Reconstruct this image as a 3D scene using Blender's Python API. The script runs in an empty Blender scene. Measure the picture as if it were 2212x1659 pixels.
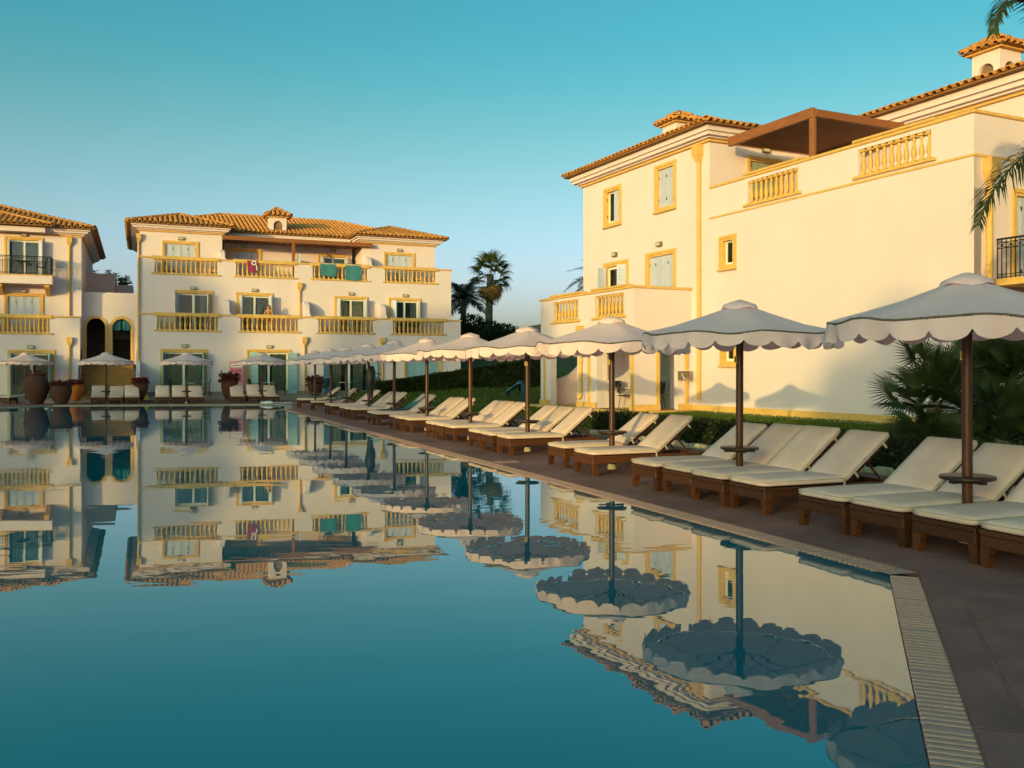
import bpy, bmesh, math, random
from mathutils import Vector, Matrix, noise
random.seed(7)
PI = math.pi
S = bpy.context.scene
C = S.collection

# ------------------------------------------------------------------ camera, sky, sun, exposure
CAM_H, F = 1.6, 1950.0            # eye height over the pool, focal length for a 2212 px wide frame
cam_data = bpy.data.cameras.new('camera')
cam_data.sensor_width = 36.0
cam_data.lens = 36.0 * F / 2212
cam_data.shift_y = -28.5 / 2212
cam_data.clip_start, cam_data.clip_end = 0.05, 6000
cam = bpy.data.objects.new('camera', cam_data)
C.objects.link(cam)
cam.location = (0, 0, CAM_H)
cam.rotation_euler = (PI / 2, 0, 0)
S.camera = cam

SUN_AZ, SUN_EL = math.radians(28.6), math.radians(5.3)   # the light travels 28.6 deg right of the view axis
sun_dir = Vector((math.sin(SUN_AZ), math.cos(SUN_AZ), -math.tan(SUN_EL))).normalized()
W = bpy.data.worlds.new('World')
S.world = W
W.use_nodes = True
wn = W.node_tree.nodes
wl = W.node_tree.links
bg = wn['Background']
sky = wn.new('ShaderNodeTexSky')
sky.sky_type = 'NISHITA'
sky.sun_disc = False
sky.sun_elevation = math.radians(7)
sky.sun_rotation = math.atan2(-sun_dir.x, -sun_dir.y)
sky.air_density, sky.dust_density, sky.ozone_density = 1.0, 4.5, 1.6
# the air near the horizon is paler, the upper sky a deeper teal, the same all round
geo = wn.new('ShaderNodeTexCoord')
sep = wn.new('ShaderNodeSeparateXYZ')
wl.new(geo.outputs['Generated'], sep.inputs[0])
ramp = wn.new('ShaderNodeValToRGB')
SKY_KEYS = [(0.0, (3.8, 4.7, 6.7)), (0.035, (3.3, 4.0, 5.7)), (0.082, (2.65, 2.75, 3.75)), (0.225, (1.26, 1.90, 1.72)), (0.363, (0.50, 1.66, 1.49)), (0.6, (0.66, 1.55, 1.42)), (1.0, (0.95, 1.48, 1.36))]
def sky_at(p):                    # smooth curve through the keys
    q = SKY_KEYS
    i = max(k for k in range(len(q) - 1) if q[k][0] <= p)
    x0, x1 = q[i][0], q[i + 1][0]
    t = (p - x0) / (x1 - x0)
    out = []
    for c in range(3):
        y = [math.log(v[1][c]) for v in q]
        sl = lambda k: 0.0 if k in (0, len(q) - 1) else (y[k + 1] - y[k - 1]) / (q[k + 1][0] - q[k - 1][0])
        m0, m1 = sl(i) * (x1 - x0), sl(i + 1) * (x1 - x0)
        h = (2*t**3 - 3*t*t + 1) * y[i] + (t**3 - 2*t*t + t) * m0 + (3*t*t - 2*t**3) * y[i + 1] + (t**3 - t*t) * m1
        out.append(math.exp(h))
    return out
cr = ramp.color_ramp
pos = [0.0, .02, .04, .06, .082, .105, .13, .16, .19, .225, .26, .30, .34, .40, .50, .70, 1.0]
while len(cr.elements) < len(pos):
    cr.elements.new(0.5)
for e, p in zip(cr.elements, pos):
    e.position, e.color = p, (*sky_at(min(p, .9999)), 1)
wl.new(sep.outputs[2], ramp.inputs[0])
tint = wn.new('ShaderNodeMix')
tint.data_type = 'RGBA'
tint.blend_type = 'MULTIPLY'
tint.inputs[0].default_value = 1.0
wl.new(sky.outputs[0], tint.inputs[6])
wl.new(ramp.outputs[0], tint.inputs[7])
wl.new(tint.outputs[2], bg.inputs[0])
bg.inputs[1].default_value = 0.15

sd = bpy.data.lights.new('sun', 'SUN')
sd.energy = 2.8
sd.angle = math.radians(0.55)
sd.color = (0.96, 0.74, 0.22)
so = bpy.data.objects.new('sun', sd)
C.objects.link(so)
so.rotation_euler = sun_dir.to_track_quat('-Z', 'Y').to_euler()

S.view_settings.view_transform = 'Standard'
S.view_settings.look = 'None'
S.view_settings.gamma = 1
S.view_settings.use_curve_mapping = False
S.view_settings.exposure = 0.18
S.cycles.max_bounces = 8
S.cycles.transparent_max_bounces = 24
S.cycles.use_denoising = True

# ------------------------------------------------------------------ frames of reference
TR = math.atan(806 / F)          # the pool edge, the lounger row and the hotel wings behind the pool
Nv = Vector((math.cos(TR), math.sin(TR), 0))     # away from the pool, square to the row
Sv = Vector((-math.sin(TR), math.cos(TR), 0))    # along the row, away from the camera
TB = math.atan(927 / F)          # the long white building at the right
NB = Vector((math.cos(TB), math.sin(TB), 0))
UB = Vector((-math.sin(TB), math.cos(TB), 0))

def row(n, s, z=0.0):
    v = Nv * n + Sv * s
    return Vector((v.x, v.y, z))

def px(x, y, Y):                 # a point of the photograph (2212 px wide) at distance Y
    return Vector(((x - 1106) / F * Y, Y, CAM_H + (801 - y) * Y / F))

# ------------------------------------------------------------------ mesh helper
class MB:
    def __init__(self):
        self.v, self.f, self.s = [], [], []

    def poly(self, pts, smooth=False):
        i = len(self.v)
        self.v += [tuple(p) for p in pts]
        self.f.append(tuple(range(i, i + len(pts))))
        self.s.append(smooth)

    def add(self, verts, faces, smooth=False, T=None):
        i = len(self.v)
        self.v += [tuple(T @ Vector(p)) if T is not None else tuple(p) for p in verts]
        self.f += [tuple(i + k for k in f) for f in faces]
        self.s += [smooth] * len(faces)

    def box(self, x0, x1, y0, y1, z0, z1, T=None):
        v = [(x0, y0, z0), (x1, y0, z0), (x1, y1, z0), (x0, y1, z0), (x0, y0, z1), (x1, y0, z1), (x1, y1, z1), (x0, y1, z1)]
        self.add(v, [(0, 3, 2, 1), (4, 5, 6, 7), (0, 1, 5, 4), (1, 2, 6, 5), (2, 3, 7, 6), (3, 0, 4, 7)], False, T)

    def cbox(self, x0, x1, y0, y1, z0, z1, c=0.006, T=None):     # box with chamfered edges
        v, idx = [], {}
        for ix, X in enumerate((x0, x1)):
            for iy, Y in enumerate((y0, y1)):
                for iz, Z in enumerate((z0, z1)):
                    sx, sy, sz = (c if ix == 0 else -c), (c if iy == 0 else -c), (c if iz == 0 else -c)
                    for ax, p in enumerate(((X, Y + sy, Z + sz), (X + sx, Y, Z + sz), (X + sx, Y + sy, Z))):
                        idx[(ix, iy, iz, ax)] = len(v)
                        v.append(p)
        f = []
        g = lambda a, b, d, ax: idx[(a, b, d, ax)]
        for i in (0, 1):
            q = [g(i, 0, 0, 0), g(i, 1, 0, 0), g(i, 1, 1, 0), g(i, 0, 1, 0)]
            f.append(q if i else q[::-1])
            q = [g(0, i, 0, 1), g(1, i, 0, 1), g(1, i, 1, 1), g(0, i, 1, 1)]
            f.append(q[::-1] if i else q)
            q = [g(0, 0, i, 2), g(1, 0, i, 2), g(1, 1, i, 2), g(0, 1, i, 2)]
            f.append(q if i else q[::-1])
        for a in (0, 1):
            for b in (0, 1):
                f.append([g(a, b, 0, 0), g(a, b, 1, 0), g(a, b, 1, 1), g(a, b, 0, 1)])
                f.append([g(a, 0, b, 0), g(a, 1, b, 0), g(a, 1, b, 2), g(a, 0, b, 2)])
                f.append([g(0, a, b, 1), g(1, a, b, 1), g(1, a, b, 2), g(0, a, b, 2)])
                for d in (0, 1):
                    f.append([g(a, b, d, 0), g(a, b, d, 1), g(a, b, d, 2)])
        self.add(v, f, False, T)

    def prism(self, pts, vec, T=None, smooth_side=False):         # polygon swept along vec
        n = len(pts)
        a = [Vector(p) for p in pts]
        b = [p + Vector(vec) for p in a]
        self.add(a + b, [tuple(range(n - 1, -1, -1)), tuple(range(n, 2 * n))], False, T)
        self.add(a + b, [(i, (i + 1) % n, n + (i + 1) % n, n + i) for i in range(n)], smooth_side, T)

    def lathe(self, prof, seg=16, T=None, smooth=True, cap=True):
        v, f = [], []
        for r, z in prof:
            for k in range(seg):
                a = 2 * PI * k / seg
                v.append((r * math.cos(a), r * math.sin(a), z))
        for i in range(len(prof) - 1):
            for k in range(seg):
                k2 = (k + 1) % seg
                f.append((i * seg + k, i * seg + k2, (i + 1) * seg + k2, (i + 1) * seg + k))
        self.add(v, f, smooth, T)
        if cap:
            n = len(prof) - 1
            self.add(v, [tuple(range(seg))[::-1], tuple(n * seg + k for k in range(seg))], False, T)

    def tube(self, pts, r, seg=8, T=None, smooth=True):
        pts = [Vector(p) for p in pts]
        rs = r if isinstance(r, (list, tuple)) else [r] * len(pts)
        v, f = [], []
        ref = Vector((0, 0, 1))
        for i, p in enumerate(pts):
            d = (pts[min(i + 1, len(pts) - 1)] - pts[max(i - 1, 0)]).normalized()
            if abs(d.dot(ref)) > 0.95:
                ref = Vector((1, 0, 0)) if abs(d.x) < 0.9 else Vector((0, 1, 0))
            a = d.cross(ref).normalized()
            b = d.cross(a)
            for k in range(seg):
                t = 2 * PI * k / seg
                v.append(p + (a * math.cos(t) + b * math.sin(t)) * rs[i])
        for i in range(len(pts) - 1):
            for k in range(seg):
                k2 = (k + 1) % seg
                f.append((i * seg + k, (i + 1) * seg + k, (i + 1) * seg + k2, i * seg + k2))
        self.add(v, f, smooth, T)
        n = len(pts) - 1
        self.add(v, [tuple(range(seg)), tuple(n * seg + k for k in range(seg))[::-1]], False, T)

    def mesh(self, name, mat):
        m = bpy.data.meshes.new(name)
        m.from_pydata([tuple(p) for p in self.v], [], [tuple(f) for f in self.f])
        m.polygons.foreach_set('use_smooth', self.s)
        if mat is not None:
            m.materials.append(mat)
        m.update()
        return m

def put(name, data, parent=None, M=None, **props):
    if isinstance(data, tuple):
        data = data[0].mesh(name, data[1])
    o = bpy.data.objects.new(name, data)
    C.objects.link(o)
    if parent is not None:
        o.parent = parent
    if M is not None:
        o.matrix_basis = M
    for k, v in props.items():
        o[k] = v
    return o

def thing(name, label, category, loc=(0, 0, 0), rz=0.0, group=None):
    o = bpy.data.objects.new(name, None)
    o.empty_display_size = 0.2
    C.objects.link(o)
    o.location = loc
    o.rotation_euler = (0, 0, rz)
    o['label'] = label
    o['category'] = category
    if group:
        o['group'] = group
    return o

def tag(o, label, category, group=None):
    o['label'] = label
    o['category'] = category
    if group:
        o['group'] = group
    return o

def copy_thing(root, loc, rz, label):
    r = root.copy()
    C.objects.link(r)
    r.location = loc
    r.rotation_euler = (0, 0, rz)
    r['label'] = label
    for ch in root.children:
        c = ch.copy()
        C.objects.link(c)
        c.parent = r
        for g in ch.children:
            d = g.copy()
            C.objects.link(d)
            d.parent = c
    return r

Tm = Matrix.Translation
def Rz(a): return Matrix.Rotation(a, 4, 'Z')
def Rx(a): return Matrix.Rotation(a, 4, 'X')
def Ry(a): return Matrix.Rotation(a, 4, 'Y')
def frame(p, x, y, z):           # matrix with the given axes
    m = Matrix.Identity(4)
    for i, c in enumerate((x, y, z, p)):
        for j in range(3):
            m[j][i] = c[j]
    return m

# ------------------------------------------------------------------ materials
def mat(name, col, rough=0.8, var=0.12, scale=3.0, bump=0.0, bscale=60.0, spec=0.3, metal=0.0, rand=0.0, trans=0.0, coords='Object', col2=None, fine=0.0):
    m = bpy.data.materials.new(name)
    m.use_nodes = True
    nt = m.node_tree
    N, L = nt.nodes, nt.links
    b = N['Principled BSDF']
    b.inputs['Roughness'].default_value = rough
    b.inputs['Specular IOR Level'].default_value = spec
    b.inputs['Metallic'].default_value = metal
    tc = N.new('ShaderNodeTexCoord')
    vec = tc.outputs[coords]
    nz = N.new('ShaderNodeTexNoise')
    nz.inputs['Scale'].default_value = scale
    nz.inputs['Detail'].default_value = 6
    nz.inputs['Roughness'].default_value = 0.65
    L.new(vec, nz.inputs['Vector'])
    mx = N.new('ShaderNodeMix')
    mx.data_type = 'RGBA'
    rng = N.new('ShaderNodeMapRange')
    rng.inputs[1].default_value, rng.inputs[2].default_value = 0.3, 0.7
    L.new(nz.outputs[0], rng.inputs[0])
    L.new(rng.outputs[0], mx.inputs[0])
    lo = tuple(c * (1 - var) for c in col)
    hi = col2 if col2 else tuple(min(1, c * (1 + var)) for c in col)
    mx.inputs[6].default_value = (*lo, 1)
    mx.inputs[7].default_value = (*hi, 1)
    out = mx.outputs[2]
    if rand:
        oi = N.new('ShaderNodeObjectInfo')
        mr = N.new('ShaderNodeMapRange')
        mr.inputs[3].default_value, mr.inputs[4].default_value = 1 - rand, 1 + rand
        L.new(oi.outputs['Random'], mr.inputs[0])
        mu = N.new('ShaderNodeMix')
        mu.data_type = 'RGBA'
        mu.blend_type = 'MULTIPLY'
        mu.inputs[0].default_value = 1
        L.new(out, mu.inputs[6])
        L.new(mr.outputs[0], mu.inputs[7])
        out = mu.outputs[2]
    L.new(out, b.inputs['Base Color'])
    if bump:
        n2 = N.new('ShaderNodeTexNoise')
        n2.inputs['Scale'].default_value = bscale
        n2.inputs['Detail'].default_value = 4
        L.new(vec, n2.inputs['Vector'])
        bp = N.new('ShaderNodeBump')
        bp.inputs['Strength'].default_value = bump
        bp.inputs['Distance'].default_value = 0.02
        L.new(n2.outputs[0], bp.inputs['Height'])
        L.new(bp.outputs[0], b.inputs['Normal'])
    if trans:
        tr = N.new('ShaderNodeBsdfTranslucent')
        L.new(out, tr.inputs[0])
        ms = N.new('ShaderNodeMixShader')
        ms.inputs[0].default_value = trans
        L.new(b.outputs[0], ms.inputs[1])
        L.new(tr.outputs[0], ms.inputs[2])
        L.new(ms.outputs[0], N['Material Output'].inputs[0])
    return m

def wood(name, c1, c2, rough=0.55, rand=0.25, axis=0):
    m = bpy.data.materials.new(name)
    m.use_nodes = True
    N, L = m.node_tree.nodes, m.node_tree.links
    b = N['Principled BSDF']
    b.inputs['Roughness'].default_value = rough
    b.inputs['Specular IOR Level'].default_value = 0.35
    tc = N.new('ShaderNodeTexCoord')
    mp = N.new('ShaderNodeMapping')
    sc = [28, 28, 28]
    sc[axis] = 2.2
    mp.inputs['Scale'].default_value = sc
    L.new(tc.outputs['Object'], mp.inputs[0])
    nz = N.new('ShaderNodeTexNoise')
    nz.inputs['Scale'].default_value = 1.6
    nz.inputs['Detail'].default_value = 8
    L.new(mp.outputs[0], nz.inputs['Vector'])
    rp = N.new('ShaderNodeValToRGB')
    rp.color_ramp.elements[0].position, rp.color_ramp.elements[1].position = 0.3, 0.72
    rp.color_ramp.elements[0].color = (*c1, 1)
    rp.color_ramp.elements[1].color = (*c2, 1)
    L.new(nz.outputs[0], rp.inputs[0])
    oi = N.new('ShaderNodeObjectInfo')
    mr = N.new('ShaderNodeMapRange')
    mr.inputs[3].default_value, mr.inputs[4].default_value = 1 - rand, 1 + rand
    L.new(oi.outputs['Random'], mr.inputs[0])
    mu = N.new('ShaderNodeMix')
    mu.data_type = 'RGBA'
    mu.blend_type = 'MULTIPLY'
    mu.inputs[0].default_value = 1
    L.new(rp.outputs[0], mu.inputs[6])
    L.new(mr.outputs[0], mu.inputs[7])
    L.new(mu.outputs[2], b.inputs['Base Color'])
    bp = N.new('ShaderNodeBump')
    bp.inputs['Strength'].default_value = 0.1
    bp.inputs['Distance'].default_value = 0.004
    L.new(nz.outputs[0], bp.inputs['Height'])
    L.new(bp.outputs[0], b.inputs['Normal'])
    return m

def glass_mat():
    m = bpy.data.materials.new('window_glass')
    m.use_nodes = True
    N, L = m.node_tree.nodes, m.node_tree.links
    out = N['Material Output']
    N.remove(N['Principled BSDF'])
    fr = N.new('ShaderNodeFresnel')
    fr.inputs[0].default_value = 1.6
    t = N.new('ShaderNodeBsdfTransparent')
    t.inputs[0].default_value = (0.82, 0.88, 0.88, 1)
    g = N.new('ShaderNodeBsdfGlossy')
    g.inputs['Roughness'].default_value = 0.02
    ms = N.new('ShaderNodeMixShader')
    L.new(fr.outputs[0], ms.inputs[0])
    L.new(t.outputs[0], ms.inputs[1])
    L.new(g.outputs[0], ms.inputs[2])
    L.new(ms.outputs[0], out.inputs[0])
    return m

def water_mat():
    m = bpy.data.materials.new('pool_water')
    m.use_nodes = True
    N, L = m.node_tree.nodes, m.node_tree.links
    b = N['Principled BSDF']
    b.inputs['Base Color'].default_value = (0.0, 0.14, 0.19, 1)
    b.inputs['Roughness'].default_value = 0.0
    b.inputs['IOR'].default_value = 1.9
    b.inputs['Specular Tint'].default_value = (0.72, 0.97, 1.0, 1)
    tc = N.new('ShaderNodeTexCoord')
    mp = N.new('ShaderNodeMapping')
    mp.inputs['Rotation'].default_value = (0, 0, 0.3)
    mp.inputs['Scale'].default_value = (0.42, 1.15, 1.0)
    L.new(tc.outputs['Object'], mp.inputs[0])
    n1 = N.new('ShaderNodeTexNoise')
    n1.inputs['Scale'].default_value = 0.9
    n1.inputs['Detail'].default_value = 2
    L.new(mp.outputs[0], n1.inputs['Vector'])
    n2 = N.new('ShaderNodeTexNoise')
    n2.inputs['Scale'].default_value = 5.0
    n2.inputs['Detail'].default_value = 1.5
    L.new(mp.outputs[0], n2.inputs['Vector'])
    # calm and rippled patches
    n3 = N.new('ShaderNodeTexNoise')
    n3.inputs['Scale'].default_value = 0.16
    L.new(tc.outputs['Object'], n3.inputs['Vector'])
    mr = N.new('ShaderNodeMapRange')
    mr.inputs[1].default_value, mr.inputs[2].default_value = 0.4, 0.65
    mr.inputs[3].default_value, mr.inputs[4].default_value = 0.04, 0.30
    L.new(n3.outputs[0], mr.inputs[0])
    mu = N.new('ShaderNodeMath')
    mu.operation = 'MULTIPLY'
    L.new(n2.outputs[0], mu.inputs[0])
    L.new(mr.outputs[0], mu.inputs[1])
    ad = N.new('ShaderNodeMath')
    L.new(n1.outputs[0], ad.inputs[0])
    L.new(mu.outputs[0], ad.inputs[1])
    bp = N.new('ShaderNodeBump')
    bp.inputs['Strength'].default_value = 0.5
    bp.inputs['Distance'].default_value = 0.0046
    L.new(ad.outputs[0], bp.inputs['Height'])
    L.new(bp.outputs[0], b.inputs['Normal'])
    return m

def leaf_mat(name, col, var=0.45, scale=1.5, trans=0.25, rough=0.5, rand=0.2):
    return mat(name, col, rough, var, scale, trans=trans, rand=rand, spec=0.25)

K = dict(
    stucco=mat('white_stucco', (0.75, 0.59, 0.61), 0.9, 0.05, 0.55, 0.15, 40),
    stone=mat('ochre_stone', (0.70, 0.40, 0.12), 0.8, 0.13, 4, 0.15, 60),
    tile=mat('terracotta_tile', (0.58, 0.24, 0.06), 0.8, 0.28, 9, 0.2, 70, rand=0.22),
    tilepan=mat('terracotta_pan', (0.30, 0.14, 0.055), 0.9, 0.2, 6),
    pvc=mat('white_frame', (0.78, 0.74, 0.64), 0.4, 0.03),
    shutter=mat('pale_blue_shutter', (0.53, 0.53, 0.66), 0.5, 0.06, 4, rand=0.05),
    shutter_teal=mat('teal_shutter', (0.29, 0.42, 0.48), 0.5, 0.06, 4, rand=0.05),
    shutter_grey=mat('grey_green_shutter', (0.33, 0.36, 0.31), 0.6, 0.06, 4),
    glass=glass_mat(),
    curtain=mat('curtain', (0.62, 0.60, 0.42), 0.9, 0.15, 6, trans=0.2),
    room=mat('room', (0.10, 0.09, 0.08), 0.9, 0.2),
    iron=mat('dark_iron', (0.025, 0.02, 0.02), 0.45, 0.2, 8),
    bronze=mat('bronze_lamp', (0.16, 0.12, 0.07), 0.5, 0.2),
    lampglass=mat('lamp_glass', (0.55, 0.48, 0.33), 0.3, 0.1),
    beam=wood('pergola_wood', (0.20, 0.062, 0.020), (0.34, 0.12, 0.035), 0.5, 0.1, 1),
    teak=wood('teak', (0.028, 0.009, 0.003), (0.125, 0.036, 0.008), 0.5, 0.35, 0),
    pole=wood('pole_wood', (0.045, 0.014, 0.006), (0.095, 0.030, 0.011), 0.35, 0.2, 2),
    tablew=wood('table_wood', (0.025, 0.012, 0.008), (0.05, 0.022, 0.014), 0.4, 0.2, 0),
    cushion=mat('cream_cushion', (0.76, 0.49, 0.39), 0.9, 0.13, 1.5, 0.12, 220, rand=0.08, col2=(0.84, 0.60, 0.55)),
    canopy=mat('canvas', (0.95, 0.63, 0.625), 0.9, 0.06, 2.5, 0.08, 90, rand=0.05, trans=0.2),
    rope=mat('rim_rope', (0.16, 0.11, 0.07), 0.9, 0.3, 30),
    tie=mat('cushion_tie', (0.55, 0.46, 0.33), 0.9, 0.1),
    deck=mat('deck_concrete', (0.25, 0.115, 0.10), 0.75, 0.34, 1.0, 0.25, 35),
    slab=mat('deck_slab', (0.225, 0.10, 0.09), 0.7, 0.34, 1.6, 0.2, 40, rand=0.07),
    grate=mat('grate_plastic', (0.46, 0.26, 0.22), 0.55, 0.10, 8, rand=0.05),
    dark=mat('dark_gap', (0.02, 0.018, 0.016), 0.9, 0.2),
    lawn=mat('lawn_soil', (0.050, 0.062, 0.010), 0.95, 0.35, 5, 0.5, 60),
    grass=leaf_mat('grass_blade', (0.085, 0.115, 0.012), 0.5, 4, 0.3),
    hedge=leaf_mat('hedge_leaf', (0.034, 0.045, 0.010), 0.55, 1.4),
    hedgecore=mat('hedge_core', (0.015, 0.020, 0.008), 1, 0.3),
    palm=leaf_mat('palm_leaf', (0.036, 0.050, 0.012), 0.4, 1.0, 0.2),
    palmdry=leaf_mat('dry_palm_leaf', (0.40, 0.19, 0.05), 0.4, 1.2),
    palmgrey=leaf_mat('grey_palm_leaf', (0.055, 0.07, 0.04), 0.4, 1.2),
    trunk=mat('palm_trunk', (0.17, 0.115, 0.075), 0.95, 0.35, 7, 0.8, 22),
    conifer=leaf_mat('conifer', (0.025, 0.045, 0.022), 0.4, 1.0),
    hill=mat('dry_hill', (0.16, 0.085, 0.055), 1, 0.4, 0.03, col2=(0.11, 0.075, 0.045)),
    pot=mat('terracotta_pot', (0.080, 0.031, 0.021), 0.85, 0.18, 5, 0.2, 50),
    potorange=mat('orange_pot', (0.62, 0.16, 0.02), 0.6, 0.12, 5, 0.1, 50),
    flower=mat('red_flower', (0.50, 0.035, 0.02), 0.7, 0.3, 20),
    redleaf=leaf_mat('red_leaf', (0.13, 0.025, 0.02), 0.4, 3),
    towel=mat('teal_towel', (0.055, 0.20, 0.23), 0.95, 0.12, 5, 0.4, 180),
    towelgrey=mat('blue_grey_towel', (0.10, 0.15, 0.18), 0.95, 0.12, 5, 0.4, 180),
    towelred=mat('magenta_towel', (0.28, 0.035, 0.085), 0.95, 0.12, 6, 0.3, 180),
    white=mat('white_paint', (0.75, 0.73, 0.70), 0.5, 0.03),
    tabletop=mat('white_tabletop', (0.75, 0.73, 0.70), 0.35, 0.03),
    mesh=mat('chair_mesh', (0.045, 0.032, 0.032), 0.7, 0.15, 40),
    yellow=mat('yellow_plastic', (0.80, 0.52, 0.03), 0.4, 0.05),
    pink=mat('pink_print', (0.62, 0.20, 0.26), 0.5, 0.15, 4),
    red=mat('red_print', (0.55, 0.05, 0.08), 0.5, 0.1, 4),
    label=mat('yellow_label', (0.72, 0.52, 0.16), 0.5, 0.05),
    print=mat('label_print', (0.30, 0.20, 0.06), 0.5, 0.05),
    step=mat('stair_stone', (0.30, 0.155, 0.05), 0.85, 0.15, 3, 0.15, 40),
    stonekerb=mat('kerb_stone', (0.45, 0.38, 0.28), 0.9, 0.15, 6, 0.2, 40, rand=0.12),
    skin=mat('skin', (0.50, 0.26, 0.15), 0.55, 0.05),
    hair=mat('auburn_hair', (0.22, 0.06, 0.02), 0.5, 0.25, 40),
    dress=mat('orange_top', (0.45, 0.16, 0.05), 0.85, 0.1),
    board=mat('brown_board', (0.20, 0.13, 0.08), 0.7, 0.15),
    water=water_mat(),
    paving=mat('terrace_paving', (0.30, 0.23, 0.18), 0.85, 0.15, 1.5, 0.15, 30),
)

# ------------------------------------------------------------------ the setting
from mathutils.geometry import tessellate_polygon
DZ = 0.012                                             # deck level over the water
E2 = Vector((-0.347, -0.938, 0)).normalized()          # second pool edge, towards the camera
E2n = Vector((0.938, -0.347, 0)).normalized()
pA = row(5.42, 5.40)
GW = 0.25
pEnd = pA + E2 * 16
pool = [pA, row(5.40, 38.6), Vector((-10.67, 42.2, 0)), Vector((-20.9, 41.0, 0)), Vector((-21.6, 37.5, 0)), Vector((-25, 20, 0)), Vector((-27, pEnd.y, 0)), pEnd]
oA = row(5.42 + GW, 5.36)
oEnd = oA + E2 * 16
hole = [oA, row(5.40 + GW, 38.6), row(5.42 + GW, 38.75)] + pool[2:7] + [Vector((-27, oEnd.y - 0.3, 0)), oEnd]
hole = [oA, row(5.40 + GW, 38.6)] + pool[2:7] + [oEnd]

mb = MB()
mb.poly([(p.x, p.y, 0.0) for p in pool])
put('water', (mb, K['water']), kind='structure')

outer = [Vector((-75, -60, 0)), Vector((75, -60, 0)), Vector((75, 75, 0)), Vector((-75, 75, 0))]
mb = MB()
tris = tessellate_polygon([outer, hole])
vv = outer + hole
mb.add([(p.x, p.y, DZ) for p in vv], [])
for t in tris:
    a, b, c = (vv[i] for i in t)
    if (b - a).cross(c - a).z < 0:
        t = (t[0], t[2], t[1])
    mb.f.append(tuple(t)); mb.s.append(False)
for i in range(len(hole)):
    a, b = hole[i], hole[(i + 1) % len(hole)]
    mb.poly([(a.x, a.y, DZ), (b.x, b.y, DZ), (b.x, b.y, -0.12), (a.x, a.y, -0.12)])
deck = put('pool_deck', (mb, K['deck']), kind='structure')

# coping strips along the far side of the pool
mb = MB()
cp = [row(5.40 + GW, 38.6)] + pool[2:7]
for i in range(len(cp) - 1):
    a, b = cp[i], cp[i + 1]
    d = (b - a).normalized()
    nrm = Vector((d.y, -d.x, 0))
    w = 0.32
    mb.prism([(a.x, a.y, -0.03), (b.x, b.y, -0.03), (b.x + nrm.x * w, b.y + nrm.y * w, -0.03), (a.x + nrm.x * w, a.y + nrm.y * w, -0.03)], (0, 0, 0.060 if i else 0.057))
put('pool_coping', (mb, K['stonekerb']), kind='structure')

# drain trench and its grating
mb = MB()
for a, b, c, d in ((pA, row(5.40, 38.6), row(5.40 + GW, 38.6), oA), (pEnd, pA, oA, oEnd)):
    mb.poly([(p.x, p.y, -0.032) for p in (a, b, c, d)])
put('drain_trench', (mb, K['dark']), kind='structure')
drain = thing('drain_grating', 'pale slotted drain grating running along the edge of the pool', 'drain grating', (pA.x, pA.y, 0))
mb = MB()
mb.cbox(0.006, GW - 0.008, -0.018, 0.018, -0.02, DZ - .002, 0.004)
slat = mb.mesh('slat', K['grate'])
mb = MB()
mb.cbox(0.006, GW - 0.008, -0.034, 0.034, -0.02, DZ - .002, 0.004)
slat_w = mb.mesh('slat_wide', K['grate'])
inv = Tm(drain.location).inverted()
cnt = 0
rest = MB()
def lay(p0, d, nrm, length, near):
    global cnt
    q, k = 0.03, 0
    while q < length:
        wide = k % 13 == 12
        M = inv @ frame(p0 + d * q, nrm, nrm.cross(d) if False else Vector((0, 0, 1)).cross(nrm), Vector((0, 0, 1)))
        if q < near and cnt < 290:
            o = put('slat', slat_w if wide else slat, drain, M)
            cnt += 1
        else:
            hw = 0.034 if wide else 0.018
            rest.box(0.006, GW - 0.008, -hw, hw, -0.02, DZ - .002, M)
        nxt = (k + 1) % 13 == 12
        q += (0.018 if not wide else 0.034) + 0.024 + (0.034 if nxt else 0.018)
        k += 1
lay(pA + E2 * 0.02, E2, E2n, 13, 7.2)
lay(row(5.42, 5.40 + 0.16), Sv, Nv, 33, 11.0)
fill = MB()
fill.poly([(p.x - drain.location.x, p.y - drain.location.y, DZ - 0.004) for p in (pA + E2 * 0.005, pA, row(5.42, 5.53), row(5.42 + GW, 5.53), oA, oA + E2 * 0.005)])
put('corner_piece', (fill, K['grate']), drain)
o = put('grating_run', (rest, K['grate']), drain)
o['kind'] = 'stuff'
# dark joint beside the grating, then a row of coping slabs and the paving slabs
slabs = MB()
def slab_obj(quad, z0, z1):
    c = sum((Vector(p) for p in quad), Vector()) / 4
    m = MB()
    lo = [Vector((p.x - c.x, p.y - c.y, z0)) for p in quad]
    n = len(lo)
    top = [Vector((p.x * 0.992, p.y * 0.992, z1)) for p in lo]
    mid = [Vector((p.x, p.y, z1 - 0.003)) for p in lo]
    m.poly(top)
    for i in range(n):
        j = (i + 1) % n
        m.poly([mid[i], mid[j], top[j], top[i]])
        m.poly([lo[i], lo[j], mid[j], mid[i]])
    return put('slab', (m, K['slab']), deck, Tm((c.x, c.y, 0)))
rs = random.Random(3)
o2 = oA + E2n * 0.012
q = 0.0
while q < 6.4:
    w = rs.uniform(1.5, 1.9)
    a = o2 + E2 * (q + 0.006)
    b = o2 + E2 * (q + w - 0.006)
    slab_obj([a, b, b + E2n * 0.205, a + E2n * 0.205], DZ, DZ + 0.007)
    q += w
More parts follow.
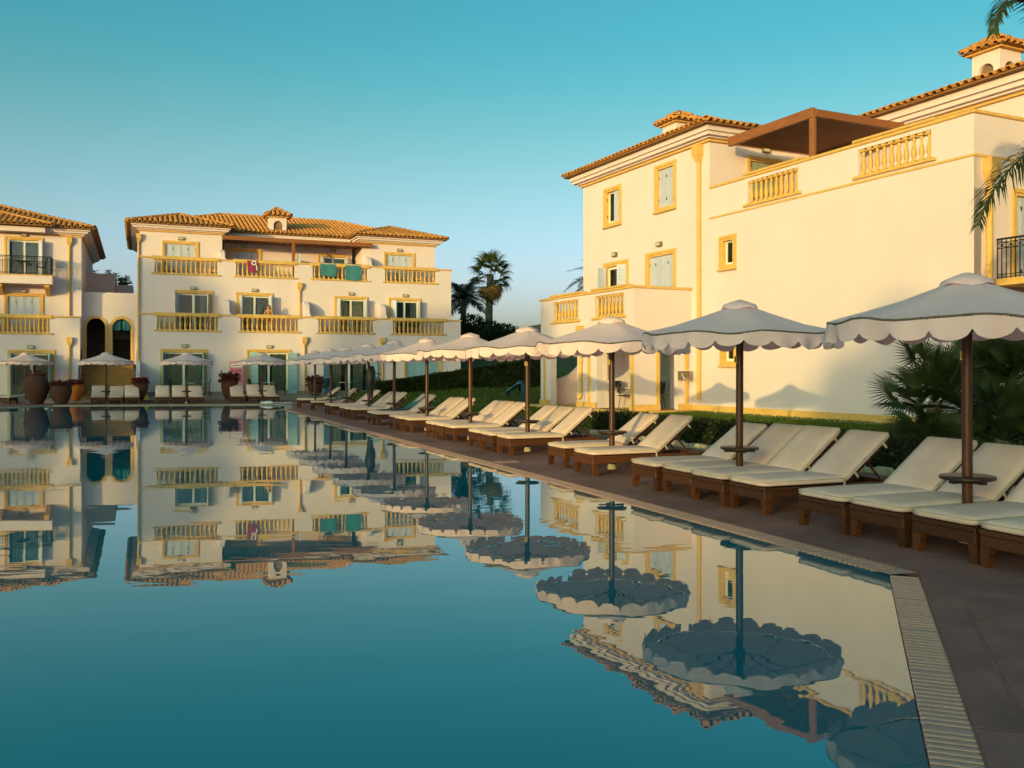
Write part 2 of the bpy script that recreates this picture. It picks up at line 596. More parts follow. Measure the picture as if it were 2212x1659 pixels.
for i in range(9):
    x0 = 0.225 + 0.62 * i
    q = -0.25 - (0.3 if i % 2 else 0) - 0.35 * i
    k = 0
    while q < 6.2:
        w = rs.uniform(0.75, 1.05)
        a = o2 + E2 * (q + 0.005) + E2n * (x0 + 0.005 + rs.uniform(-.006, .006))
        b = o2 + E2 * (q + w - 0.005) + E2n * (x0 + 0.005)
        if (a + E2n * 0.3).dot(Nv) < 6.05 or a.dot(Sv) < 4.2:
            slab_obj([a, b, b + E2n * 0.61, a + E2n * 0.61], DZ, DZ + 0.006 + rs.uniform(-.001, .0015))
        q += w

# lawn rising behind the loungers
def sm(a, b, x):
    t = max(0.0, min(1.0, (x - a) / (b - a)))
    return t * t * (3 - 2 * t)
def lawn_z(n, s):
    z = 0.045 + 0.17 * sm(10.6, 17.5, n)
    z += (0.33 + 0.085 * (max(n, 9) - 12)) * sm(32, 45, s) * sm(9.8, 11.5, n)
    z += 0.075 * max(0, s - 45) * sm(13.5, 20, n)
    return z + 0.012 * noise.noise((n * 0.8, s * 0.8, 0))
mb = MB()
ns = [10.42 + 0.45 * i for i in range(0, 20)] + [19.6 + 1.2 * i for i in range(12)]
ss = [-12 + 1.0 * i for i in range(92)]
idx = {}
for i, n in enumerate(ns):
    for j, s in enumerate(ss):
        idx[i, j] = len(mb.v)
        mb.v.append(tuple(row(n, s, lawn_z(n, s))))
for i in range(len(ns) - 1):
    for j in range(len(ss) - 1):
        mb.f.append((idx[i, j], idx[i + 1, j], idx[i + 1, j + 1], idx[i, j + 1]))
        mb.s.append(True)
for j in range(len(ss) - 1):
    a, b = row(ns[0], ss[j]), row(ns[0], ss[j + 1])
    mb.poly([(a.x, a.y, 0.02), (a.x, a.y, lawn_z(ns[0], ss[j])), (b.x, b.y, lawn_z(ns[0], ss[j + 1])), (b.x, b.y, 0.02)])
put('lawn', (mb, K['lawn']), kind='structure')
mb = MB()
rg = random.Random(11)
for k in range(110000):
    if k < 70000:
        n, s = rg.uniform(11.4, 17.9), rg.uniform(4, 27)
    else:
        n, s = rg.uniform(10.5, 22), rg.uniform(28, 50)
    p = row(n, s, lawn_z(n, s) - 0.004)
    a = rg.uniform(0, 2 * PI)
    h = rg.uniform(0.025, 0.07) * (1.15 if k < 70000 else 1.5)
    w = 0.012 * (1.2 if k < 70000 else 2.2)
    t = p + Vector((rg.uniform(-.03, .03), rg.uniform(-.03, .03), h))
    mb.poly([p + Vector((math.cos(a) * w, math.sin(a) * w, 0)), p - Vector((math.cos(a) * w, math.sin(a) * w, 0)), t])
put('grass', (mb, K['grass']), kind='stuff')

# ground to the horizon and the dry hill beyond
mb = MB()
mb.poly([(-3000, -3000, -0.35), (3000, -3000, -0.35), (3000, 3000, -0.35), (-3000, 3000, -0.35)])
put('ground', (mb, K['hill']), kind='structure')
mb = MB()
idx = {}
xs = [-260 + 13 * i for i in range(41)]
ys = [170 + 12 * j for j in range(26)]
for i, x in enumerate(xs):
    for j, y in enumerate(ys):
        z = -2 + 21.5 * math.exp(-((x - 22) / 60) ** 2 - ((y - 330) / 80) ** 2)
        z += 10 * math.exp(-((x - 170) / 90) ** 2 - ((y - 360) / 90) ** 2)
        z += 1.2 * noise.noise((x * 0.03, y * 0.03, 1)) * (1 if 180 < y < 450 else 0)
        idx[i, j] = len(mb.v)
        mb.v.append((x, y, z))
for i in range(len(xs) - 1):
    for j in range(len(ys) - 1):
        mb.f.append((idx[i, j], idx[i + 1, j], idx[i + 1, j + 1], idx[i, j + 1]))
        mb.s.append(True)
put('hill', (mb, K['hill']), kind='structure')

# ------------------------------------------------------------------ building kit (facade coordinates: a to the right, d into the wall, z up)
def wall_mb(mb, a0, a1, z0, z1, d0, th, openings=()):
    A = sorted({a0, a1, *[v for o in openings for v in o[:2] if a0 < v < a1]})
    Z = sorted({z0, z1, *[v for o in openings for v in o[2:] if z0 < v < z1]})
    def is_open(a, z):
        return any(o[0] < a < o[1] and o[2] < z < o[3] for o in openings)
    for i in range(len(A) - 1):
        for j in range(len(Z) - 1):
            if is_open((A[i] + A[i + 1]) / 2, (Z[j] + Z[j + 1]) / 2):
                continue
            p, q, r, s = A[i], A[i + 1], Z[j], Z[j + 1]
            mb.poly([(p, d0, r), (q, d0, r), (q, d0, s), (p, d0, s)])
            mb.poly([(q, d0 + th, r), (p, d0 + th, r), (p, d0 + th, s), (q, d0 + th, s)])
    for o in openings:
        p, q, r, s = max(o[0], a0), min(o[1], a1), max(o[2], z0), min(o[3], z1)
        e = d0 + th
        if o[0] > a0: mb.poly([(p, d0, r), (p, e, r), (p, e, s), (p, d0, s)][::-1])
        if o[1] < a1: mb.poly([(q, d0, r), (q, e, r), (q, e, s), (q, d0, s)])
        if o[2] > z0: mb.poly([(p, d0, r), (q, d0, r), (q, e, r), (p, e, r)])
        if o[3] < z1: mb.poly([(p, d0, s), (q, d0, s), (q, e, s), (p, e, s)][::-1])
    e = d0 + th
    mb.poly([(a0, d0, z0), (a0, d0, z1), (a0, e, z1), (a0, e, z0)])
    mb.poly([(a1, d0, z0), (a1, e, z0), (a1, e, z1), (a1, d0, z1)])
    mb.poly([(a0, d0, z1), (a1, d0, z1), (a1, e, z1), (a0, e, z1)])
    mb.poly([(a0, d0, z0), (a0, e, z0), (a1, e, z0), (a1, d0, z0)])

BAL = {}
def baluster_mesh(h):
    k = round(h, 2)
    if k not in BAL:
        m = MB()
        prof = [(.050, .10), (.038, .15), (.062, .24), (.070, .34), (.058, .47), (.032, .66), (.030, .76), (.046, .82), (.036, .88), (.05, .90)]
        m.lathe([(r, z * h) for r, z in prof], 8, cap=False)
        m.box(-.062, .062, -.062, .062, 0, .10 * h)
        m.box(-.066, .066, -.066, .066, .90 * h, h)
        BAL[k] = m.mesh('baluster', K['stone'])
    return BAL[k]

def balustrade(P, T, a0, a1, z0, z1, d0, n, th=0.2, ext=0.16, bars=True):
    m = MB()
    m.cbox(a0 - ext, a1 + ext, d0 - 0.07, d0 + th + 0.04, z0 - 0.09, z0, 0.02)
    b = put('balustrade', (m, K['stone']), P, T)
    bm_ = baluster_mesh(z1 - z0)
    for i in range(n):
        a = a0 + (a1 - a0) * (i + 0.5) / n
        put('baluster', bm_, b, Tm((a, d0 + th * 0.42, z0)))
    if bars:
        m = MB()
        for i in range(1, n):
            a = a0 + (a1 - a0) * i / n
            m.box(a - .008, a + .008, d0 + th + .045, d0 + th + .062, z0 + .03, z1 - .02)
        m.box(a0, a1, d0 + th + .042, d0 + th + .065, z1 - .06, z1 - .03)
        put('grille', (m, K['stone']), b)
    return b

def leaf(mb, w, h, th, louver):
    """a shutter leaf: x 0..w, y 0..th, z 0..h"""
    s = min(0.055, w * 0.16)
    mb.box(0, s, 0, th, 0, h)
    mb.box(w - s, w, 0, th, 0, h)
    rails = [(0, .11), (h * 0.46, h * 0.46 + .08), (h - .08, h)]
    for a, b in rails:
        mb.box(s, w - s, 0.002, th - 0.002, a, b)
    for (a, b) in ((rails[0][1], rails[1][0]), (rails[1][1], rails[2][0])):
        if louver:
            n = max(4, int((b - a) / 0.075))
            for i in range(n):
                z = a + (b - a) * (i + .5) / n
                mb.prism([(s, .002, z - .036), (s, .012, z - .036), (s, th - .004, z + .026), (s, th - .014, z + .026)], (w - 2 * s, 0, 0))
            mb.box(s, w - s, th * .55, th * .6, a, b)
        else:
            mb.box(s, w - s, th * .35, th * .65, a, b)

def win(P, T, a0, a1, z0, z1, d0, style='open', fw=0.17, sill=False, curtains=((0, 1),), angL=100, angR=80, louver=False, leaves=4, smat='shutter', name=None, half=None):
    stone = MB()
    f1 = fw * 0.55
    for (p, q, pr, ins) in ((0, f1, .065, 0.0), (f1, fw, .032, 0.17)):
        lo, hi = d0 - pr, d0 + (ins if ins else -0.001)
        zb = z0 + (p if sill else 0)
        stone.box(a0 + p, a0 + q, lo, hi, zb, z1 - p)
        stone.box(a1 - q, a1 - p, lo, hi, zb, z1 - p)
        stone.box(a0 + q, a1 - q, lo, hi, z1 - q, z1 - p)
        if sill:
            stone.box(a0 + q, a1 - q, lo, hi, z0 + p, z0 + q)
    if sill:
        stone.box(a0 - .03, a1 + .03, d0 - .11, d0 - .066, z0 - .02, z0 + .06)
    w = put(name or ('window' if sill else 'balcony_door'), (stone, K['stone']), P, T)
    i0, i1, t = a0 + fw, a1 - fw, z1 - fw
    b = z0 + (fw if sill else 0.02)
    m = MB()
    fd0, fd1 = d0 + .10, d0 + .165
    hd = .10 if not sill else .05
    m.box(i0, i0 + .06, fd0, fd1, b, t); m.box(i1 - .06, i1, fd0, fd1, b, t)
    m.box(i0 + .06, i1 - .06, fd0, fd1, t - hd, t); m.box(i0 + .06, i1 - .06, fd0, fd1, b, b + .08)
    mid = (i0 + i1) / 2
    dbl = (i1 - i0) > 0.75
    if dbl:
        m.box(mid - .06, mid + .06, fd0 - .006, fd1, b + .08, t - hd)
    put('frame', (m, K['pvc']), w)
    for (p, q) in (((i0 + .06, mid - .06), (mid + .06, i1 - .06)) if dbl else ((i0 + .06, i1 - .06),)):
        m = MB(); m.box(p, q, fd0 + .03, fd0 + .036, b + .08, t - hd)
        put('pane', (m, K['glass']), w)
    for c0, c1 in curtains:
        m = MB()
        n = max(6, int((c1 - c0) * (i1 - i0) / 0.035))
        pts = []
        for i in range(n + 1):
            a = i0 + (i1 - i0) * (c0 + (c1 - c0) * i / n)
            pts.append((a, d0 + .30 + .025 * math.sin(i * 1.9) + .012 * math.sin(i * 0.7)))
        for i in range(n):
            m.poly([(pts[i][0], pts[i][1], b), (pts[i + 1][0], pts[i + 1][1], b), (pts[i + 1][0], pts[i + 1][1], t), (pts[i][0], pts[i][1], t)], True)
        if n: put('curtain', (m, K['curtain']), w)
    h = t - b - .01
    if style in ('closed', 'half'):
        lw = (i1 - i0) / leaves
        for i in range(leaves):
            if style == 'half' and i not in half:
                continue
            m = MB()
            leaf(m, lw - .012, h, .035, louver)
            put('shutter', (m, K[smat]), w, Tm((i0 + i * lw + .006, d0 + .045, b)))
        m = MB()
        for i in ((0, 1, leaves - 1, leaves) if leaves == 4 else range(leaves + 1)):
            a = i0 + i * lw
            for z in (t - .28, b + .28):
                m.box(a - .022, a + .022, d0 + .03, d0 + .044, z - .05, z + .05)
        if style == 'closed' or leaves < 3:
            put('hinge', (m, K['iron']), w)
    if style == 'open':
        lw = (i1 - i0) / 4
        for side, ang in ((0, angL), (1, angR)):
            m = MB()
            leaf(m, lw, h, .06, louver)
            r = math.radians(ang)
            if side == 0:
                M = Tm((i0 + .002, d0 - .04, b)) @ Rz(-r)
            else:
                M = Tm((i1 - .002, d0 - .04, b)) @ Rz(PI + r) @ Matrix.Diagonal((1, -1, 1, 1))
            put('shutter', (m, K[smat]), w, M)
    return w
def cut(w_a0, w_a1, z0, z1, fw=0.17, sill=False):
    f = fw * 0.55
    return (w_a0 + f, w_a1 - f, z0 + (f if sill else 0), z1 - f)

def lamp(P, T, a, z, d0, w=.30, h=.17):
    m = MB(); m.cbox(a - w / 2, a + w / 2, d0 - .12, d0, z - h / 2, z + h / 2, .012)
    l = put('wall_lamp', (m, K['bronze']), P, T)
    m = MB(); m.box(a - w / 2 + .035, a + w / 2 - .035, d0 - .126, d0 - .119, z - h / 2 + .03, z + h / 2 - .03)
    put('lamp_pane', (m, K['lampglass']), l)

def downspout(P, T, a, ztop, zbot, d0, hopper=True, r=0.055, s=1.0, elbow=False):
    m = MB()
    zp = ztop
    if hopper:
        k = s
        def ring(z, w, dd):
            return [(a - w, d0 - dd, z), (a + w, d0 - dd, z), (a + w, d0 - .002, z), (a - w, d0 - .002, z)]
        rings = [ring(ztop, .17 * k, .26 * k), ring(ztop - .32 * k, .17 * k, .26 * k), ring(ztop - .58 * k, .08 * k, .15 * k)]
        v = sum(rings, [])
        f = [(0, 1, 2, 3)]
        for i in range(2):
            for j in range(4):
                f.append((4 * i + j, 4 * i + 4 + j, 4 * i + 4 + (j + 1) % 4, 4 * i + (j + 1) % 4))
        m.add(v, f)
        zp = ztop - .55 * k
    pts = [(a, d0 - .075, zp), (a, d0 - .075, zbot)]
    if elbow:
        pts += [(a - .03, d0 - .10, zbot - .06), (a - .10, d0 - .14, zbot - .09)]
    m.tube(pts, r, 10)
    z = zp - .4
    while z > zbot + .2:
        m.lathe([(r + .012, z), (r + .012, z + .035)], 10, Tm((a, d0 - .075, 0)))
        z -= 1.6
    return put('downspout', (m, K['stone']), P, T)

# --- tiled roofs
m = MB()
seg, Lt = 6, 0.44
outv = []
for (y, r) in ((0.0, .112), (Lt, .088)):
    for k in range(seg + 1):
        t = PI * k / seg
        outv.append((math.cos(t) * r, y, math.sin(t) * r))
inn = [(math.cos(PI * k / seg) * .088, 0.0, math.sin(PI * k / seg) * .088) for k in range(seg + 1)]
m.add(outv, [(k, k + 1, seg + 2 + k, seg + 1 + k) for k in range(seg)], True)
m.add(outv[:seg + 1] + inn, [(k, seg + 1 + k, seg + 2 + k, k + 1) for k in range(seg)])
TILE = m.mesh('tile', K['tile'])
TILE_V = [Vector(v) for v in m.v]
TILE_F, TILE_S = list(m.f), list(m.s)

class Roof:
    """tiles of one building: the best placed 300 become objects, the rest one mesh"""
    def __init__(self): self.items = []
    def slope(self, pts, pri, roof, pitch=0.262, row_=0.36):
        p = [Vector(q) for q in pts]
        e = (p[1] - p[0]).normalized()
        nrm = (p[1] - p[0]).cross(p[-1] - p[0]).normalized()
        up = nrm.cross(e)
        poly = [((q - p[0]).dot(e), (q - p[0]).dot(up)) for q in p]
        amin, amax = min(q[0] for q in poly), max(q[0] for q in poly)
        bmax = max(q[1] for q in poly)
        def inside(a, b):
            c = False
            j = len(poly) - 1
            for i in range(len(poly)):
                (xi, yi), (xj, yj) = poly[i], poly[j]
                if (yi > b) != (yj > b) and a < (xj - xi) * (b - yi) / (yj - yi) + xi:
                    c = not c
                j = i
            return c
        n = int((amax - amin) / pitch)
        for i in range(n):
            a = amin + (amax - amin) * (i + .5) / n
            k, b = 0, -0.09
            while b < bmax:
                if inside(a, max(b + .22, .05)):
                    jz = random.uniform(-.006, .008)
                    M = frame(p[0] + e * (a + random.uniform(-.008, .008)) + up * b + nrm * (.018 + jz), e, (up + nrm * .02).normalized(), nrm)
                    self.items.append((pri + k * 0.05 + random.random() * .001, M, roof))
                b += row_
                k += 1
    def ridge(self, p, q, roof, pri=0.5):
        p, q = Vector(p), Vector(q)
        d = (q - p)
        n = max(1, int(d.length / 0.36))
        y = d.normalized()
        x = y.cross(Vector((0, 0, 1))).normalized()
        z = x.cross(y)
        for i in range(n):
            M = frame(p + d * (i / n) + z * .045, x * 1.15, y, z * 1.15)
            self.items.append((pri, M, roof))
    def build(self, cap=300):
        self.items.sort(key=lambda t: t[0])
        restm = {}
        for i, (pr, M, roof) in enumerate(self.items):
            if i < cap:
                put('tile', TILE, roof, M)
            else:
                restm.setdefault(roof.name, (roof, MB()))[1].add(TILE_V, TILE_F, True, M)
        for k, (roof, mb) in restm.items():
            o = put('tile_field', (mb, K['tile']), roof)
            o['kind'] = 'stuff'

def hip_roof(P, R, x0, x1, y0, y1, z, tan, pri, ridge_dir=None, name='roof', th=.05):
    """hip roof over a rectangle; pri = priorities of front, right, back, left slopes (None = no tiles)"""
    w, l = x1 - x0, y1 - y0
    h = min(w, l) / 2
    zr = z + h * tan
    if w >= l:
        r0, r1 = (x0 + h, y0 + h, zr), (x1 - h, y0 + h, zr)
    else:
        r0, r1 = (x0 + h, y0 + h, zr), (x0 + h, y1 - h, zr)
    c = [(x0, y0, z), (x1, y0, z), (x1, y1, z), (x0, y1, z)]
    if w >= l:
        sl = [[c[0], c[1], r1, r0], [c[1], c[2], r1], [c[2], c[3], r0, r1], [c[3], c[0], r0]]
        hips = [(c[0], r0), (c[3], r0), (c[1], r1), (c[2], r1)]
    else:
        sl = [[c[0], c[1], r0], [c[1], c[2], r1, r0], [c[2], c[3], r1], [c[3], c[0], r0, r1]]
        hips = [(c[0], r0), (c[1], r0), (c[2], r1), (c[3], r1)]
    m = MB()
    for s in sl: m.poly(s)
    m.box(x0, x1, y0, y1, z - th, z - .002)
    roof = put(name, (m, K['tilepan']), P)
    for s, pr in zip(sl, pri):
        if pr is not None:
            R.slope(s, pr, roof)
    for a, b in hips: R.ridge(a, b, roof, .4 if pri[0] is not None else 3)
    if r0 != r1: R.ridge(r0, r1, roof, .4)
    return roof, zr

def turret(P, R, x, y, z0, z1, w, arch_faces, pri=0.05):
    """small square roof turret with arched louvre openings"""
    m = MB()
    h = w / 2
    ar = w * 0.27
    zc = z0 + (z1 - z0) * 0.52
    for face in range(4):
        T = Tm((x, y, 0)) @ Rz(PI / 2 * face)
        pts = [(ar * math.cos(t), zc + ar * math.sin(t)) for t in [PI * i / 10 for i in range(11)]]
        # wall with an arched opening
        v = lambda a, z: tuple(T @ Vector((a, -h, z)))
        vi = lambda a, z: tuple(T @ Vector((a, -h + .12, z)))
        m.poly([v(-h, z0), v(-ar, z0), v(-ar, zc), v(-h, zc)])
        m.poly([v(ar, z0), v(h, z0), v(h, zc), v(ar, zc)])
        m.poly([v(-h, zc), v(-ar, zc), v(-ar, z1), v(-h, z1)])
        m.poly([v(ar, zc), v(h, zc), v(h, z1), v(ar, z1)])
        for i in range(10):
            (a, za), (b, zb) = pts[i], pts[i + 1]
            m.poly([v(b, zb), v(a, za), v(a, z1), v(b, z1)])
            m.poly([v(a, za), v(b, zb), vi(b, zb), vi(a, za)])
        for s in (-1, 1):
            m.poly([v(s * ar, z0), v(s * ar, zc), vi(s * ar, zc), vi(s * ar, z0)])
    t = put('turret', (m, K['stucco']), P)
    m = MB()
    m.box(x - h + .125, x + h - .125, y - h + .125, y + h - .125, z0, z1)
    put('louvre', (m, K['board']), t)
    o = w * .24
    m = MB(); m.box(x - h - o * .6, x + h + o * .6, y - h - o * .6, y + h + o * .6, z1, z1 + .06)
    put('turret_trim', (m, K['stone']), t)
    hip_roof(P, R, x - h - o, x + h + o, y - h - o, y + h + o, z1 + .085, .62, (pri, pri + .1, None, pri), name='turret_roof', th=.025)

def cornice(P, x0, x1, y0, y1, z, tiers, mats, name='cornice'):
    for (pr, a, b), k in zip(tiers, mats):
        m = MB(); m.box(x0 - pr, x1 + pr, y0 - pr, y1 + pr, z + a, z + b)
        put(name, (m, K[k]), P)

# ------------------------------------------------------------------ the white hotel wing at the right
y0B = None
def rb(x, y, L):
    """photo point on the plane L metres from the camera along NB -> (distance along the wall, height, Y)"""
    Yd = F * L / (math.cos(TB) * (x - 179))
    X = (x - 1106) / F * Yd
    return -math.sin(TB) * X + math.cos(TB) * Yd, CAM_H + (801 - y) * Yd / F
LW, LT = 18.9, 16.55
y0B = rb(2104, 801, LW)[0]
RB = thing('hotel_wing', 'tall cream hotel wing on the right with pergola terrace and blank sunlit wall', 'hotel building', NB * LW + UB * y0B, TB)
ra = lambda x, y=801, L=LW: -(rb(x, y, L)[0] - y0B)
rz = lambda x, y, L=LW: rb(x, y, L)[1]
TF = Rz(-PI / 2)                     # facade (a,d,z) -> local: x = d, y = -a
c8 = lambda x, y: (1188.1 + x * .26039, 216 + y * .26039)
c1b = lambda x, y: (1458.1 + x * .24413, 205.2 + y * .24413)
c2b = lambda x, y: (1834 + x * .29305, y * .29305)
c6 = lambda x, y: (961.3 + x * .17578, 486 + y * .17578)
aF = ra(1260)                        # far left end of the tower
aT = ra(1533)                        # near corner of the tower
ZF1, ZF2, ZF3 = 3.42, 6.68, 9.27     # first floor, second floor terrace, tower top
ZP = 7.66                            # parapet of the second floor terrace
GZ = 0.16
RR = Roof()

wins = {}
def rwin(key, x0, x1, yt, yb, conv, **kw):
    (xa, ya), (xb_, yb_) = conv(x0, yt), conv(x1, yb if yb else yt)
    a0, a1 = ra(xa), ra(xb_)
    zt = rz(xa, ya)
    zb = rz(xb_, yb_) if yb else ZF1 + .02
    wins[key] = (a0, a1, zb, zt, kw)
rwin('A', 452, 595, 745, 1030, c8, style='half', half=(1,), leaves=2, sill=True, louver=True, curtains=())
rwin('B', 875, 1050, 555, 898, c8, style='closed', leaves=2, sill=True, louver=True)
rwin('C', 450, 655, 1360, None, c8, style='open', angL=95, angR=35, louver=True, curtains=((.5, .9),))
rwin('D', 800, 1048, 1278, None, c8, style='closed', leaves=4, louver=True)
rwin('E', 1410, 1548, 1137, 1398, c8, style='none', sill=True, curtains=((0, .5),))
rwin('G', 1418, 1556, 2008, 2210, c8, style='none', sill=True, curtains=((0, .5),))

p1 = c1b(640, 0)[0]; p2_ = c1b(1090, 0)[0]
B1 = (ra(p1), ra(p2_))
B2 = (ra(c1b(1620, 0)[0]), ra(c2b(605, 0)[0]))
zb0, zb1 = ZF2 + .17, ZP - .10
ops = [cut(w[0], w[1], w[2], w[3], sill=w[4].get('sill', False)) for w in wins.values()]
m = MB()
wall_mb(m, aF, aT, GZ, ZF3 - .02, 0, .25, ops)
put('wall', (m, K['stucco']), RB, TF)
m = MB()
wall_mb(m, aT, 0, GZ, ZF2 - .03, 0, .25, ops)
put('wall', (m, K['stucco']), RB, TF)
m = MB()
wall_mb(m, aT, 0, ZF2 + .03, ZP, 0, .22, [(B1[0], B1[1], zb0, zb1), (B2[0], B2[1], zb0, zb1)])
put('parapet', (m, K['stucco']), RB, TF)
for key, w in wins.items():
    win(RB, TF, w[0], w[1], w[2], w[3], 0, **w[4])
m = MB()
m.box(aT, .03, -.03, .25, ZF2 - .028, ZF2 + .028)
m.box(-.25, .03, .25, 7, ZF2 - .028, ZF2 + .028)
put('string_course', (m, K['stone']), RB, TF)
m = MB()
m.cbox(aT + .02, .05, -.05, .27, ZP, ZP + .09, .02)
m.cbox(-.27, .05, .275, 7, ZP, ZP + .088, .02)
put('coping', (m, K['stone']), RB, TF)
for (b, n) in ((B1, 10), (B2, 10)):
    m = MB(); m.cbox(b[0] - .16, b[1] + .16, -.075, .29, ZP + .0895, ZP + .17, .02)
    put('coping', (m, K['stone']), RB, TF)
    balustrade(RB, TF, b[0], b[1], zb0, zb1, 0, n)
# near end wall with the balcony, seen at the edge of the photograph
TN = Matrix.Identity(4)              # facade along local x, facing -y
m = MB()
wall_mb(m, .0005, 7.5, GZ, ZF2 - .03, .0, .25, [(1.42, 2.55, 3.72, 5.9)])
put('wall', (m, K['stucco']), RB, TN)
m = MB(); wall_mb(m, .222, 7.5, ZF2 + .03, ZP, .0, .22, [])
put('parapet', (m, K['stucco']), RB, TN)
win(RB, TN, 1.32, 2.65, 3.72, 6.0, 0, style='closed', louver=True, leaves=4)
downspout(RB, TN, .44, ZF2 - .06, .3, 0, s=.95, r=.075)
m = MB(); m.box(.70, 3.6, -1.25, -.002, 3.62, 3.78)
put('balcony_slab', (m, K['stone']), RB, TN)
def railing(P, T, pts, z0, z1, name='railing', step=.11, cross=True):
    m = MB()
    for p, q in zip(pts[:-1], pts[1:]):
        p, q = Vector(p), Vector(q)
        d = q - p
        n = max(2, int(d.length / step))
        X = d.normalized()
        Y = Vector((0, 0, 1)).cross(X)
        Mx = frame(p, X, Y, Vector((0, 0, 1)))
        l = d.length
        m.box(0, l, -.035, .035, z1 - .04, z1, Mx)
        for z in (z1 - .10, z1 - .24, z0 + .10, z0 + .04):
            m.box(0, l, -.008, .008, z - .01, z + .01, Mx)
        for i in range(n + 1):
            a = l * i / n
            m.box(a - .009, a + .009, -.009, .009, z0, z1 - .04, Mx)
        if cross:
            for i in range(0, n, 2):
                a, b = l * i / n, l * min(i + 2, n) / n
                for (u, v) in ((z1 - .24, z1 - .10), (z1 - .10, z1 - .24)):
                    m.prism([(a, -.006, u - .008), (a, -.006, u + .008), (b, -.006, v + .008), (b, -.006, v - .008)], (0, .012, 0), Mx)
    return put(name, (m, K['iron']), P, T)
railing(RB, TN, [(.75, -.05, 0), (.75, -1.2, 0), (3.5, -1.2, 0)], 3.78, 4.74)
# floors and core
m = MB()
m.box(.26, 7.4, .26, -aT, ZF2 - .2, ZF2 - .035)
put('terrace_floor', (m, K['paving']), RB)
m = MB()
m.box(1.2, 9.8, .6, -aT - .2, GZ, ZF2 - .25)
m.box(.9, 9.0, -aT + .5, -aF - .4, GZ, ZF3 - .2)
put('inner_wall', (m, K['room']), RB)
m = MB(); m.box(.26, 1.19, -aT + .3, -aF - .3, ZF1 - .15, ZF1 - .02); m.box(.26, .89, -aT + .3, -aF - .3, ZF2 - .15, ZF2 + .0)
put('floor_slab', (m, K['paving']), RB)
# the tower: side wall, far wall, cornice, roof
yT = -aT
m = MB()
wall_mb(m, .251, 9.5, ZF2 + .03, ZF3 - .02, yT, .25, [(1.62, 3.02, ZF2 + .04, ZF2 + 2.2)])
put('wall', (m, K['stucco']), RB, TN)
win(RB, TN, 1.55, 3.09, ZF2 + .04, ZF2 + 2.27, yT, style='closed', louver=True, leaves=4, smat='shutter_grey')
lamp(RB, TN, 2.35, ZF2 + 2.52, yT)
m = MB()
m.box(.25, 9.5, -aF - .25, -aF, GZ, ZF3 - .02)
put('wall', (m, K['stucco']), RB)
cornice(RB, 0, 9.5, yT, -aF, ZF3, ((.10, -.02, .07), (.20, .07, .13), (.34, .13, .25), (.42, .25, .42)), ('stone', 'stucco', 'stucco', 'stucco'))
hip_roof(RB, RR, -.62, 10.1, yT - .62, -aF + .62, ZF3 + .47, .33, (.02, None, None, .0))
turret(RB, RR, 2.05, rb(1461, 0, 20.5)[0] - y0B + .45, 10.1, 11.12, .9, None)
for key, (x, y) in dict(a=(545, 1283), b=(915, 1197)).items():
    D = c8(x, y)
    lamp(RB, TF, ra(D[0]), rz(*D), 0)
downspout(RB, TF, ra(c8(1250, 0)[0]), ZF3 - .03, .62, 0, s=1.0, r=.07)
# the higher block behind the terrace
XB = 4.6
m = MB()
m.box(XB, XB + .25, -16, yT - .002, ZF2 - .03, ZF3 - .03)
put('wall', (m, K['stucco']), RB)
cornice(RB, XB, XB + 9, -16, yT - .9, ZF3 - .01, ((.10, -.02, .07), (.24, .07, .14), (.38, .14, .28), (.48, .28, .50)), ('stone', 'stucco', 'stucco', 'stucco'))
hip_roof(RB, RR, XB - .7, XB + 9.7, -16.7, yT - .25, ZF3 + .53, .33, (None, None, None, .01))
turret(RB, RR, 25.45 - LW, rb(2160, 0, 25.0)[0] - y0B + .45, 10.1, 11.35, .95, None)
RR.build()
# pergola on the terrace
pf, pn = -(ra(1577, 300, 19.3)), -(ra(1757, 233, 19.3))
zt = rz(1757, 233, 19.3)
m = MB(); m.cbox(.30, .44, pn - .06, pf, zt - .30, zt, .01)
PG = put('pergola', (m, K['beam']), RB)
m = MB(); m.cbox(.445, 3.9, pn - .06, pn + .05, zt - .26, zt - .03, .01)
put('beam', (m, K['beam']), PG)
m = MB(); m.cbox(3.905, 4.04, pn - .06, pf, zt - .30, zt - .02, .01)
put('beam', (m, K['beam']), PG)
m = MB(); m.cbox(.31, .45, pn - .08, pn + .09, ZF2, zt - .305, .01)
put('post', (m, K['beam']), PG)
m = MB(); m.cbox(.446, 3.9, -.028, .028, -.06, .06, .006)
rafter = m.mesh('slat', K['beam'])
n = 24
for i in range(1, n + 1):
    put('slat', rafter, PG, Tm((0, pn + .05 + (pf - pn - .1) * i / (n + .4), zt - .16)))
# ground floor terrace block in front of the tower
xT = LT - LW
yC, yE = -(ra(1370, 801, LT)), -(ra(1168, 801, LT))     # near and far ends
FZ = 0.27
zpar = 4.36
aC, aE = -yC, -yE
tb = lambda D: ra(D, 801, LT)
BT1 = (tb(c6(1330, 0)[0]), tb(c6(1640, 0)[0]))
BT2 = (tb(c6(1840, 0)[0]), tb(1348))
opA, opB = (tb(1190), tb(1247)), (tb(1289), tb(1363))
m = MB()
wall_mb(m, aE, aC, FZ, zpar, xT, .25, [(opA[0], opA[1], FZ - .1, 2.75), (opB[0], opB[1], FZ - .1, 2.75), (BT1[0], BT1[1], ZF1 + .08, zpar - .1), (BT2[0], BT2[1], ZF1 + .08, zpar - .1)])
put('wall', (m, K['stucco']), RB, TF)
for b, n in ((BT1, 8), (BT2, 8)):
    balustrade(RB, TF, b[0], b[1], ZF1 + .08, zpar - .1, xT, n)
    m = MB(); m.cbox(b[0] - .2, b[1] + .2, xT - .075, xT + .29, zpar + .0895, zpar + .17, .02)
    put('coping', (m, K['stone']), RB, TF)
m = MB()
